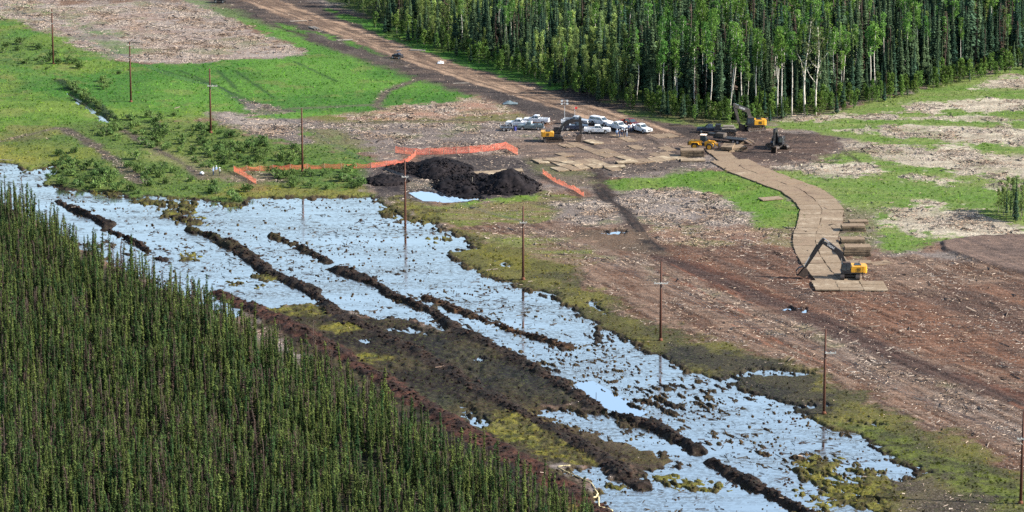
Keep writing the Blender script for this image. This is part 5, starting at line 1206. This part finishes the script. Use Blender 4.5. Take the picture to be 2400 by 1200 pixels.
# marker stake with red flag
M_ORG = solid('orange_flagging', (.85, .12, .03), .7); M_RED = solid('red_flag', (.75, .05, .04), .7); M_STK = solid('stake_wood', C(200,190,170), .8)
X, Y, z = pos(1347, 285); h = height_to(1347, 285, 250); e = empty('marker_flag', (X, Y, z)); tag(e, 'thin white marker stick with a small red flag right of the light tower', 'flag')
MB().tube([(0, 0, 0), (0, 0, h)], .03, 5).build('stick', M_WHT, e); MB().loft([[(.02, y_, h - .6), (.55, y_, h - .5), (.6, y_, h - .1), (.02, y_, h)] for y_ in (-.02, .02)]).build('flag', M_RED, e)

# ------------------------------------------------------------------ people
def person(px_, py_, hd, jacket, trousers, hat, label, arm=0, h=1.78, group=None, vest=None):
    X, Y, z = pos(px_, py_); k = h / 1.78
    J = {'pel': (0, 0, .95), 'wst': (0, 0, 1.1), 'chs': (.02, 0, 1.32), 'nk': (.01, 0, 1.50), 'hd0': (.02, 0, 1.58), 'hd1': (.03, 0, 1.66), 'hd2': (.02, 0, 1.76)}
    V = [J['pel'], J['wst'], J['chs'], J['nk'], J['hd0'], J['hd1'], J['hd2']]; RR = [(.15, .12), (.145, .11), (.18, .13), (.06, .06), (.07, .075), (.085, .1), (.06, .07)]; E = [(0, 1), (1, 2), (2, 3), (3, 4), (4, 5), (5, 6)]
    def add(v, r_, p): V.append(v); RR.append(r_); E.append((p, len(V) - 1)); return len(V) - 1
    for s in (-1, 1):
        a = add((0, s * .1, .88), (.1, .1), 0); a = add((.02 * s + .01, s * .12, .5), (.07, .07), a); a = add((-.03 + .03 * s, s * .13, .1), (.05, .05), a); a = add((.12 + .03 * s, s * .15, .04), (.045, .04), a)
        sh = add((0, s * .2, 1.42), (.07, .07), 2)
        if arm == 1 and s == 1: el, ha = (.2, s * .3, 1.25), (.45, s * .22, 1.4)
        elif arm == 2: el, ha = (-.03, s * .34, 1.18), (.14, s * .2, 1.0)
        else: el, ha = (-.02, s * .27, 1.14), (.06, s * .28, .9)
        e1 = add(el, (.05, .05), sh); h1 = add(ha, (.035, .035), e1); d = (Vector(ha) - Vector(el)).normalized(); sd_ = Vector((0, 1, 0)) if abs(d.y) < .8 else Vector((1, 0, 0))
        palm = Vector(ha) + d * .07; pm = add(tuple(palm), (.03, .022), h1)
        for q in range(4): 
            f0 = palm + d * .05 + sd_.cross(d) * (q - 1.5) * .021; f = add(tuple(f0), (.009, .009), pm); add(tuple(f0 + d * (.05 + .008 * (q in (1, 2))) + sd_ * -s * .02), (.007, .007), f)
        t0 = palm + sd_.cross(d) * .05 - d * .02; f = add(tuple(t0), (.011, .011), pm); add(tuple(t0 + d * .045), (.009, .009), f)
    me = bpy.data.meshes.new('body'); me.from_pydata([tuple(c_ * k for c_ in v_) for v_ in V], E, []); o = bpy.data.objects.new('tmp', me); COL.objects.link(o)
    m_ = o.modifiers.new('s', 'SKIN'); m_.use_smooth_shade = True
    for i, sv in enumerate(me.skin_vertices[0].data): sv.radius = (RR[i][0] * k, RR[i][1] * k); sv.use_root = (i == 0)
    ss = o.modifiers.new('u', 'SUBSURF'); ss.levels = 1
    dg = bpy.context.evaluated_depsgraph_get(); dg.update(); bm_ = bpy.data.meshes.new_from_object(o.evaluated_get(dg)); bpy.data.objects.remove(o)
    bm_.materials.clear(); SK = solid('skin', (.45, .25, .17), .6)
    for m2 in (trousers, jacket, SK, M_BLACK): bm_.materials.append(m2)
    for p in bm_.polygons:
        c_ = p.center / k; p.material_index = 3 if c_.z < .13 else (0 if c_.z < .98 and abs(c_.y) < .24 and not (c_.z > .8 and abs(c_.y) > .2) else (2 if c_.z > 1.5 or (Vector((c_.x, c_.y, c_.z)) - Vector(ha)).length < .16 or (abs(c_.y) > .24 and c_.z < .92) else 1))
    root = empty('person', (X, Y, z), R(hd)); tag(root, label, 'person', group); bm_.name = 'body'
    link('body', bm_, root)
    hm = MB().sph((.02 * k, 0, 1.73 * k), (.135 * k, .12 * k, .1 * k), 12, 6).tube([(.02 * k, 0, 1.70 * k), (.02 * k, 0, 1.715 * k)], .16 * k, 14); hm.build('hard_hat', hat, root, True)
    fc = MB().sph((.135 * k, 0, 1.63 * k), (.025 * k, .015 * k, .025 * k), 6, 4).build('nose', SK, root)
    for s in (-1, 1): MB().sph((.115 * k, s * .035 * k, 1.66 * k), .012 * k, 6, 4).build('eye', M_BLACK, root)
    MB().sph((-.02 * k, 0, 1.64 * k), (.1 * k, .095 * k, .09 * k), 8, 5).build('hair', solid('brown_hair', (.05, .03, .02), .8), root)
    if vest:
        MB().loft([[(.185 * math.cos(a) * k + .01, .22 * math.sin(a) * k, zz * k) for a in [2 * math.pi * q / 12 for q in range(12)]] for zz in (1.02, 1.2, 1.4)], cap=False).build('safety_vest', vest, root)
M_DEN = solid('blue_denim', (.035, .07, .15), .9); M_DK = solid('dark_cloth', (.02, .024, .035), .9); M_LB = solid('light_blue_cloth', (.2, .3, .45), .9); M_WC = solid('white_cloth', (.6, .62, .64), .9); M_HV = solid('orange_cloth', (.6, .12, .03), .8); M_KH = solid('khaki_cloth', (.22, .18, .12), .9)
GP = 'people gathered by the white pickups'
person(1446, 321, -70, M_LB, M_DEN, M_WHT, 'person in pale blue jacket and jeans, leftmost of the front group by the pickups', 2, group=GP)
person(1452, 323, 20, M_DEN, M_DEN, M_WHT, 'person dressed all in blue denim in the front group by the pickups', 0, group=GP)
person(1458, 321, -120, M_DK, M_DEN, M_WHT, 'person in dark jacket in the middle of the front group by the pickups', 1, group=GP)
person(1463, 323, 170, M_DK, M_DK, M_WHT, 'person all in dark clothes second from right in the front group', 0, group=GP)
person(1469, 322, 190, M_WC, M_LB, M_WHT, 'person in white top, rightmost of the front group by the pickups', 2, group=GP)
person(1473, 310, -60, M_DEN, M_DK, M_WHT, 'person in denim jacket, left of the back group between the pickups', 0, group=GP)
person(1478, 309, -90, M_WC, M_DEN, M_HV, 'person in white shirt and orange hat between the pickups', 2, group=GP)
person(1483, 308, -140, M_DEN, M_DEN, M_WHT, 'person in blue standing next to the right-end pickup', 0, group=GP)
person(1467, 303, -60, M_DK, M_KH, M_HV, 'person in dark jacket with orange hat behind the front group', 0, group=GP)
GQ = 'people standing in the shrubs left of the orange fence'
person(500, 411, -20, M_LB, M_DEN, M_WHT, 'person in pale blue top, left of the three by the orange fence', 0, group=GQ)
person(507, 408, -60, M_LB, M_KH, M_WHT, 'person half hidden in the middle of the three by the orange fence', 0, group=GQ)
person(515, 412, 200, M_WC, M_DK, M_WHT, 'person with white sleeves and black trousers, right of the three by the orange fence', 2, group=GQ)
X, Y, z = pos(473, 409); o = MB().sph((0, 0, .3), (.5, .35, .32), 9, 6).tube([(0, 0, .55), (.02, 0, .72)], [.1, .05], 7).build('white_sack', M_WC); o.location = (X, Y, z); tag(o, 'white sack lying in the shrubs left of the three people', 'sack')

# ------------------------------------------------------------------ orange mesh fences
t = NT('orange_mesh'); v = t.coords(sc=(1, 1, 1)); tr = t.n('BsdfTransparent'); d = t.n('BsdfDiffuse'); d.inputs[0].default_value = (.80, .19, .12, 1); tl = t.n('BsdfTranslucent'); tl.inputs[0].default_value = (.80, .22, .13, 1)
m1 = t.n('MixShader'); m1.inputs[0].default_value = .4; t.l(d.outputs[0], m1.inputs[1]); t.l(tl.outputs[0], m1.inputs[2]); m2 = t.n('MixShader'); t.l(t.ramp(t.noise(v, 5, 2), .4, .6, .32, .78), m2.inputs[0]); t.l(tr.outputs[0], m2.inputs[1]); t.l(m1.outputs[0], m2.inputs[2]); t.l(m2.outputs[0], t.out.inputs[0]); M_MESH = t.m
def fence(pts, label, h=1.35, seed=0, sag=.12):
    r = random.Random(seed); W = [pos(a, b) for a, b in pts]; X0, Y0, z0 = W[0]; root = empty('mesh_fence', (X0, Y0, z0)); tag(root, label, 'fence', 'orange mesh fences round the dig')
    for i in range(len(W) - 1):
        a, b = Vector(W[i]), Vector(W[i + 1]); L = (b - a).length; n = max(1, round(L / 3.2))
        for j in range(n):
            p, q = a.lerp(b, j / n), a.lerp(b, (j + 1) / n); vs = []; K = 6
            p.z = hz(p.x, p.y); q.z = hz(q.x, q.y); dn = (q - p).normalized(); nr = Vector((-dn.y, dn.x, 0)); bl = r.uniform(-.25, .25); sg_ = r.uniform(.3, 1.6) * sag + .05
            for k in range(K + 1):
                f = k / K; m_ = p.lerp(q, f); bulge = math.sin(math.pi * f)
                for zz, kk in ((.04, 0), (h * .5, 1), (h, 0)): vs.append(tuple(m_ + nr * bl * bulge * kk + Vector((-X0, -Y0, -z0 + zz - (sg_ * bulge if zz == h else 0)))))
            fs = [(k * 3 + l, k * 3 + 3 + l, k * 3 + 4 + l, k * 3 + 1 + l) for k in range(K) for l in (0, 1)]
            MB().add(vs, fs).build('mesh_panel', M_MESH, root)
            c_ = p - Vector((X0, Y0, z0)); MB().tube([c_, c_ + Vector((r.uniform(-.05, .05), 0, h + .12))], .035, 5).build('post', M_STK, root)
    c_ = Vector((W[-1][0] - X0, W[-1][1] - Y0, W[-1][2] - z0)); MB().tube([c_, c_ + Vector((0, 0, h + .12))], .035, 5).build('post', M_STK, root)
fence([(926, 358), (972, 364), (1040, 362), (1100, 359), (1160, 353), (1186, 349), (1214, 364)], 'orange mesh fence behind the dark spoil heaps, corner at its right end', 1.6, 1)
fence([(548, 402), (640, 400), (720, 396), (800, 395), (870, 394), (905, 390), (950, 384), (974, 366)], 'long orange mesh fence running from the shrubs to the spoil heaps', 1.25, 2, .25)
fence([(548, 402), (575, 416), (601, 432)], 'short orange mesh fence slanting down towards the flood water', 1.2, 3)
fence([(1272, 408), (1300, 427), (1322, 437), (1345, 446), (1369, 461)], 'sagging orange mesh fence slanting down right of the spoil heaps', 1.15, 4, .35)

# ------------------------------------------------------------------ spoil heaps
def heap(px_, py_, rx, ry, h, label, seed, ridge=0., skew=0.):
    X, Y, z = pos(px_, py_); r = np.random.default_rng(seed); n = 70; u = np.linspace(-1.15, 1.15, n); uu_, vv_ = np.meshgrid(u, u); lx = uu_ * rx; ly = vv_ * ry
    d = np.sqrt(uu_ ** 2 * (1 + .2 * np.sin(3 * np.arctan2(vv_, uu_) + seed)) + vv_ ** 2)
    zz = h * np.clip(1 - d, -.25, 1) ** 1.0 if False else h * np.where(d < 1, np.clip(1 - d ** 2.0, 0, 1) ** 1.1, -.15)
    zz = zz * (1 + .18 * np.sin(uu_ * 4 + seed)) + (fbm(lx + X, ly + Y, .9, 4, seed) - .5) * .9 * (d < 1) + (fbm(lx + X, ly + Y, 3, 2, seed + 5) - .5) * 1.6 * (d < .9)
    me = grid_mesh('spoil_heap', lx.ravel(), ly.ravel(), (zz - .05).ravel(), n, n); me.materials.append(M_DCLOD); a = me.attributes.new('tint', 'FLOAT', 'POINT'); a.data.foreach_set('value', (.5 + 1.0 * r.random(n * n)).astype(np.float32))
    e = empty('spoil_heap', (X, Y, z)); tag(e, label, 'spoil heap', 'dark spoil heaps by the clear pool'); link('earth', me, e)
    k = 500; th_ = r.random(k) * 6.28; rr_ = r.random(k) ** .6; x_ = np.cos(th_) * rr_ * rx; y_ = np.sin(th_) * rr_ * ry; z_ = h * (1 - rr_ ** 2.0) ** 1.1
    o = lumps('clods', None, x_, y_, z_ + .1, .08 + .3 * r.random(k) ** 3, M_DCLOD, .8, seed, .5); o['kind'] = 'stuff'; o.parent = e
heap(1036, 400, 6.6, 10, 1.9, 'dark spoil heap nearest to the orange fence junction', 3)
heap(1105, 432, 8.5, 9.5, 1.6, 'low dark spoil ridge joining the two higher heaps', 5)
heap(1190, 440, 7.4, 8, 2.9, 'tallest black spoil heap, right of the clear pool', 8)
heap(905, 425, 5, 5, .9, 'low dark spoil mound left of the clear pool', 9)
heap(965, 396, 6, 6, .8, 'small dark mound in the dig below the fence junction', 12)

# ------------------------------------------------------------------ timber mats
def mat_mat(name, c1, c2):
    t = NT(name); oi = t.n('ObjectInfo'); v = t.n('NewGeometry').outputs['Position']; c = t.mix(oi.outputs['Random'], c1, c2)
    c = t.mix(t.ramp(t.noise(v, .45, 6, .7), .34, .52, 0, .92), c, C(186,162,134)); c = t.mix(t.ramp(t.noise(v, 1.6, 5, .8), .5, .62, 0, .45), c, C(104,88,74)); t.bsdf(c, .9, 0, .15); return t.m
M_MATW = mat_mat('mat_timber', C(220,200,172,.52), C(186,166,142,.5)); M_MATM = mat_mat('muddy_mat_timber', C(188,160,134), C(156,132,112)); M_MATP = mat_mat('pale_mat_timber', C(255,236,200,.5), C(236,214,180,.5)); M_MATD = mat_mat('dark_mat_timber', C(104,88,76), C(84,72,64))
def mat_mesh(L, Wd, m, nb=9, seed=0):
    r = random.Random(seed); mb = MB(); w_ = Wd / nb
    for k in range(nb): mb.box((r.uniform(-.04, .04), -Wd / 2 + w_ * (k + .5), .1 + r.uniform(-.01, .01)), (L, w_ * .99, .2))
    return mb.mesh('timber_mat', m)
MM = {k: [mat_mesh(4.3, 2.45, m, 9, s) for s in range(3)] for k, m in (('w', M_MATW), ('m', M_MATM), ('p', M_MATP), ('d', M_MATD))}
def put_mat(x, y, z, ang, key, label, group, tilt=(0, 0), sc=(1, 1, 1)):
    o = link('timber_mat', random.choice(MM[key])); o.location = (x, y, z); o.rotation_euler = (tilt[0], tilt[1], ang); o.scale = sc; tag(o, label, 'timber mat', group); return o
RC = [((1640,352),(1706,350)), ((1672,378),(1735,372)), ((1712,402),(1786,398)), ((1768,425),(1850,420)), ((1826,448),(1925,446)), ((1862,470),(1955,470)), ((1876,495),(1976,490)), ((1872,525),(1974,515)), ((1858,550),(1968,545)), ((1850,575),(1972,572)), ((1856,600),(1985,598)), ((1872,625),(2000,622)), ((1900,650),(2015,645)), ((1912,668),(2030,664))]
Lp = [np.array(P(*a)) for a, b in RC]; Rp = [np.array(P(*b)) for a, b in RC]; mids = [(a + b) / 2 for a, b in zip(Lp, Rp)]; cum = np.r_[0, np.cumsum([np.hypot(*(mids[i + 1] - mids[i])) for i in range(len(mids) - 1)])]
s_ = 1.3
while s_ < cum[-1]:
    a = np.array([np.interp(s_, cum, [p[i] for p in Lp]) for i in (0, 1)]); b = np.array([np.interp(s_, cum, [p[i] for p in Rp]) for i in (0, 1)]); m0 = np.array([np.interp(s_ - .5, cum, [p[i] for p in mids]) for i in (0, 1)]); m1 = np.array([np.interp(s_ + .5, cum, [p[i] for p in mids]) for i in (0, 1)])
    tn = (m1 - m0) / np.hypot(*(m1 - m0)); nm = np.array([-tn[1], tn[0]]); mid = (a + b) / 2; wd = abs(np.dot(b - a, nm)); nl = max(1, round(wd / 4.3))
    for j in range(nl):
        c_ = mid + nm * ((j - (nl - 1) / 2) * 4.36 + random.uniform(-.12, .12)); z = hz(*c_) + .04 + .012 * ((j + int(s_ / 2.5)) % 3)
        put_mat(c_[0], c_[1], min(max(z, .36), .5), math.atan2(nm[1], nm[0]) + random.uniform(-.02, .02), 'w' if random.random() < (.8 if s_ > 60 else .15) else 'm', 'weathered timber mat in the %s, %s' % (('upper straight of the curving mat road', 'mat road below its first bend', 'mat road left of the stacks', 'mat road end by the excavator')[min(3, int(4 * s_ / cum[-1]))], 'only lane' if nl == 1 else ('left lane' if j == (nl - 1) * 0 else 'right lane' if j == nl - 1 else 'middle lane')), 'timber mats of the curving road', (random.uniform(-.006, .006), random.uniform(-.006, .006)))
    s_ += 2.47
for i, b in enumerate((665, 672.5, 680)):
    for j in range(3):
        X, Y, z = pos(1930 + j * 57 + i * 4, b); put_mat(X, Y, max(z, .34) + .05 + .02 * i, .02 * (j - 1), 'w', '%s timber mat in the %s row of the flat platform at the nearest excavator' % (('left', 'middle', 'right')[j], ('back', 'middle', 'front')[i]), 'timber mats of the near platform')
# work pad: rows aligned with the cut line
PW = PN([(1262, 382), (1310, 340), (1420, 318), (1560, 316), (1640, 322), (1650, 350), (1590, 375), (1480, 392), (1400, 402), (1330, 405)]); ang = math.atan2(-.894, .447); lo, hi = PW.min(0), PW.max(0); cen = PW.mean(0); cnt_ = 0
for i in range(-14, 15):
    for j in range(-22, 23):
        lx, ly = i * 4.4 + (j % 2) * .5, j * 2.55; x_ = cen[0] + lx * UX - ly * UY; y_ = cen[1] + lx * UY + ly * UX
        if not inside(PW, np.array([x_]), np.array([y_]))[0]: continue
        ppx, ppy = proj(x_, y_)
        if random.random() < (.72 if ppy < 372 else .25): continue
        front = ppy > 372 or (ppx < 1330 and ppy > 360)
        put_mat(x_, y_, hz(x_, y_) + (.0 if front else -.13), ang + random.uniform(-.08, .08), 'p' if front and random.random() < .42 else 'm', 'pale timber mat at the front edge of the muddy work pad' if front else 'mud-covered timber mat sunk in the work pad',
                'front mats of the work pad' if front else 'muddy mats of the work pad', (random.uniform(-.03, .03), random.uniform(-.03, .03))); cnt_ += 1
print('pad mats', cnt_)
for a, b, an, k, lb in ((1150, 408, .3, 'p', 'pale timber mat lying behind the dip between the spoil heaps'), (1200, 402, .1, 'p', 'whitish timber mat showing just above the tallest spoil heap'), (1300, 378, -.5, 'p', 'pale mat alone at the left front corner of the work pad'), (1390, 335, -1.0, 'p', 'light mat lying loose on the dark pad below the white pickup'),
                        (1806, 468, .35, 'w', 'single timber mat lying in the grass left of the mat road'), (1440, 392, .1, 'p', 'pale mat second from the right on the front edge of the pad'), (1470, 382, .2, 'p', 'pale mat at the right front corner of the pad'), (1340, 385, -.8, 'p', 'large pale mat in the middle of the pad front')):
    X, Y, z = pos(a, b); put_mat(X, Y, z + .15, an, k, lb, None, sc=(1.05, 1.0, 1) if a != 1150 else (1.5, 1.5, 1))
def stack(px_, py_, n, ang, key, where, sc=1., dz=.24):
    X, Y, z = pos(px_, py_)
    for k in range(n):
        lv = 'topmost' if k == n - 1 else ('lowest' if k == 0 else 'inner')
        put_mat(X + random.uniform(-.12, .12), Y + random.uniform(-.15, .15), z + k * .22, ang + random.uniform(-.03, .03), key if k < n - 1 else 'm', '%s timber mat of the stack %s' % (lv, where), 'mats stacked ' + where, sc=(sc, sc, 1))
stack(2012, 524, 3, .06, 'w', 'farthest up the right side of the mat road', .85)
stack(2000, 542, 6, .03, 'd', 'second down the right side of the mat road', 1.05)
stack(1998, 568, 4, .05, 'd', 'third down the right side of the mat road', 1.05)
stack(2008, 597, 8, .0, 'd', 'nearest to the excavator, right of the mat road', 1.15)
X, Y, z = pos(2062, 618); put_mat(X, Y, z - .02, .4, 'm', 'loose timber mat half sunk behind the nearest excavator', None)
X, Y, z = pos(2015, 617); put_mat(X, Y, z + .1, .05, 'm', 'loose muddy mat just above the nearest excavator', None)
stack(1622, 366, 7, .0, 'd', 'at the top of the mat road below the loader', 1.15)
X, Y, z = pos(1624, 377); put_mat(X, Y, z + .08, 0, 'p', 'pale timber mat on the ground in front of the stack below the loader', None, sc=(1.2, 1, 1))
Lx, Ly, lz = pos(1648, 350)
for k in range(3):
    put_mat(Lx + 5.3, Ly - 1.2, lz + .56 + .21 * k, R(78), 'd', '%s dark mat carried on the loader forks' % ('lower', 'middle', 'upper')[k], None)
stack(1722, 352, 4, .5, 'd', 'lying in the mud right of the loader', 1.1)
stack(1738, 334, 2, .4, 'd', 'behind the dark stack right of the loader', 1.1)

# ------------------------------------------------------------------ floating boom at the bottom, debris
M_BOOM = solid('absorbent_boom', C(226,210,160,.6), .9, var=.15, dirt=C(150,130,90), damt=.4)
def boom(pts, label, r_=.16):
    W = [pos(a, b) for a, b in pts]; X0, Y0, z0 = W[0]; e = empty('absorbent_boom', (X0, Y0, max(z0, 0))); tag(e, label, 'absorbent boom', 'pale absorbent booms at the water edge')
    for i in range(len(W) - 1):
        a, b = Vector(W[i]), Vector(W[i + 1]); a.z = max(a.z, 0); b.z = max(b.z, 0); n = max(1, round((b - a).length / 2.6))
        for j in range(n):
            p, q = a.lerp(b, (j + .03) / n), a.lerp(b, (j + .97) / n); o_ = Vector((X0, Y0, max(z0, 0)))
            k = [p - o_ + (q - p) * f + Vector((random.uniform(-.06, .06), random.uniform(-.1, .1), .12)) for f in (0, .06, .35, .65, .94, 1)]
            MB().tube(k, [r_ * .4, r_, r_, r_, r_, r_ * .4], 8).build('segment', M_BOOM, e, True)
boom([(1306, 1095), (1320, 1093), (1337, 1092)], 'short pale boom lying level at the top of the line along the peat edge', .09)
boom([(1306, 1096), (1335, 1111), (1366, 1124), (1388, 1135), (1394, 1146)], 'long thin pale boom along the peat edge at the bottom', .09)
boom([(1393, 1148), (1401, 1158), (1397, 1166), (1390, 1168), (1402, 1174), (1404, 1188)], 'thick crumpled pale boom below the long thin one', .13)
boom([(1402, 1190), (1420, 1193), (1436, 1199)], 'last pale boom at the bottom edge of the picture', .15)
def sheet_thing(px_, py_, wx, wy, label, name, cat, m, h=.25, seed=0):
    X, Y, z = pos(px_, py_); r = random.Random(seed); n = 7; vs = []
    for i in range(n):
        for j in range(n):
            u, v2 = i / (n - 1) - .5, j / (n - 1) - .5; vs.append((u * wx + r.uniform(-.1, .1), v2 * wy + r.uniform(-.1, .1), h * (.2 + r.random()) * (1 - 1.8 * max(abs(u), abs(v2)))))
    o = MB().add(vs, [(i * n + j, (i + 1) * n + j, (i + 1) * n + j + 1, i * n + j + 1) for i in range(n - 1) for j in range(n - 1)]).build(name, m, None, True); o.location = (X, Y, z + .1); tag(o, label, cat)
sheet_thing(1033, 148, 1.6, 2.6, 'crumpled white sheet lying on the right verge of the haul road', 'plastic_sheet', 'sheet', M_WHT, .5, 1)
sheet_thing(1196, 244, 3.4, 2.2, 'grey-green tarp heaped at the edge of the reddish chips', 'tarp', 'tarp', M_TEAL, .9, 2)
def logs(px_, py_, ang, L, n, label, m, rad=.13, seed=0):
    X, Y, z = pos(px_, py_); r = random.Random(seed)
    e = empty('log_pile', (X, Y, z), ang); tag(e, label, 'logs')
    for k in range(n):
        y_ = (k - n / 2) * rad * 2.1; a = r.uniform(-.12, .12); MB().tube([(-L / 2 * r.uniform(.8, 1), y_, rad), (0, y_ + a, rad * 1.2), (L / 2 * r.uniform(.8, 1), y_ + 2 * a, rad)], [rad, rad * .9, rad * .7], 6).build('log', m, e)
M_LOG = solid('grey_log', C(190,178,164), .9, var=.3)
logs(980, 119, -.2, 4.2, 4, 'short pile of pale logs on the right verge of the haul road', M_LOG, .16, 1)
logs(738, 67, -1.1, 4, 5, 'pile of broken boards beside the haul road near the top', M_LOG, .18, 2)
logs(700, 50, .3, 5, 3, 'scattered poles by the haul road close to the top edge', M_LOG, .12, 3)
logs(808, 95, .2, 4.5, 3, 'pale poles lying between the green strip and the haul road', M_LOG, .14, 4)
logs(1080, 196, .1, 4, 2, 'two thin poles on the muddy verge above the reddish chips', M_LOG, .1, 5)
logs(1830, 276, .05, 5, 2, 'pale logs lying at the foot of the close pair of aspens', M_LOG, .12, 6)
logs(1582, 293, .2, 3, 2, 'dark branches in the grass strip left of the navy pickup', solid('dark_log', C(80,74,66), .9), .14, 7)
logs(10, 376, -.15, 5, 1, 'thin pale log at the top corner of the flood water', M_LOG, .12, 8)
logs(85, 556, .1, 2.6, 2, 'pale stump wood in a gap of the near spruce stand', solid('pale_stump', C(214,200,140), .9), .16, 9)
# survey stakes
for a, b, tp, lb in ((1397, 944, 920, 'thin stake standing in the clear water slot between the ridges'), (1558, 345, 333, 'short survey stake on the work pad'), (650, 330, 318, 'thin lath stake in the shrubs left of the reddish pole'), (1107, 440, 415, 'thin pale stake stuck in the dark spoil')):
    X, Y, z = pos(a, b); h = height_to(a, b, tp); o = MB().tube([(0, 0, -.2), (0, 0, h)], .05, 5).build('survey_stake', M_STK if b < 900 else M_BLACK); o.location = (X, Y, z); tag(o, lb, 'stake')
# leaning dead trunks in the near stand
M_DT = solid('dead_trunk', C(70,58,52), .95)
for a, b, ln_, an, lb in ((380, 860, 5, .6, 'fallen dark trunk leaning right in the middle of the near stand'), (340, 700, 4.5, .7, 'leaning dead trunk in the upper middle of the near stand'), (470, 1010, 5.5, .9, 'dark dead trunk leaning over a gap in the near stand'), (510, 880, 4.5, 1.0, 'broken trunk leaning among the live spruces right of the gap')):
    X, Y, z = pos(a, b); o = MB().tube([(0, 0, 0), (math.cos(an) * ln_ * .5, 0, math.sin(an) * ln_ * .5 + 1.6), (math.cos(an) * ln_, 0, math.sin(an) * ln_ + 2.2)], [.14, .1, .03], 6).build('leaning_trunk', M_DT); o.location = (X, Y, z); tag(o, lb, 'dead tree')



# low equipment trailer with sloping ramps between the loader and the dark excavator
X, Y, z = pos(1712, 334); e = empty('equipment_trailer', (X, Y, z), R(-28)); tag(e, 'long dark equipment trailer with lowered ramps in the mud behind the loader', 'trailer')
MB().box((0, 0, .95), (7.2, 2.5, .28), ch=.03).build('deck', M_BLACK, e)
MB().ext([(-3.6, 1.0), (-3.6, 1.7), (-5.2, 1.75), (-5.2, 1.45), (-4.1, 1.4), (-3.9, 1.0)], -.6, .6).build('gooseneck', M_BLACK, e)
for s in (-.8, .8): beam(MB(), [(3.55, 1.05), (5.6, .15)], [.14, .1], .6, Matrix.Translation((0, s, 0))).build('ramp', M_MUDST, e)
for x_ in (1.2, 2.2):
    for s in (-1, 1): wheel(e, (x_, s * 1.1, .45), .45, .3)
for s in (-1.2, 1.2):
    rl = MB(); rl.tube([(-3.4, s, 1.1), (-3.4, s, 2.0), (-1.0, s, 2.0), (-1.0, s, 1.1)], .05, 6); rl.build('side_rail', M_BLACK, e)
bx_ = MB().box((-2.3, 0, 1.5), (2.0, 1.8, .8), ch=.06); bx_.build('tarped_load', solid('dusty_tarp', C(120,108,98), .9, var=.3, dirt=C(60,52,48)), e)
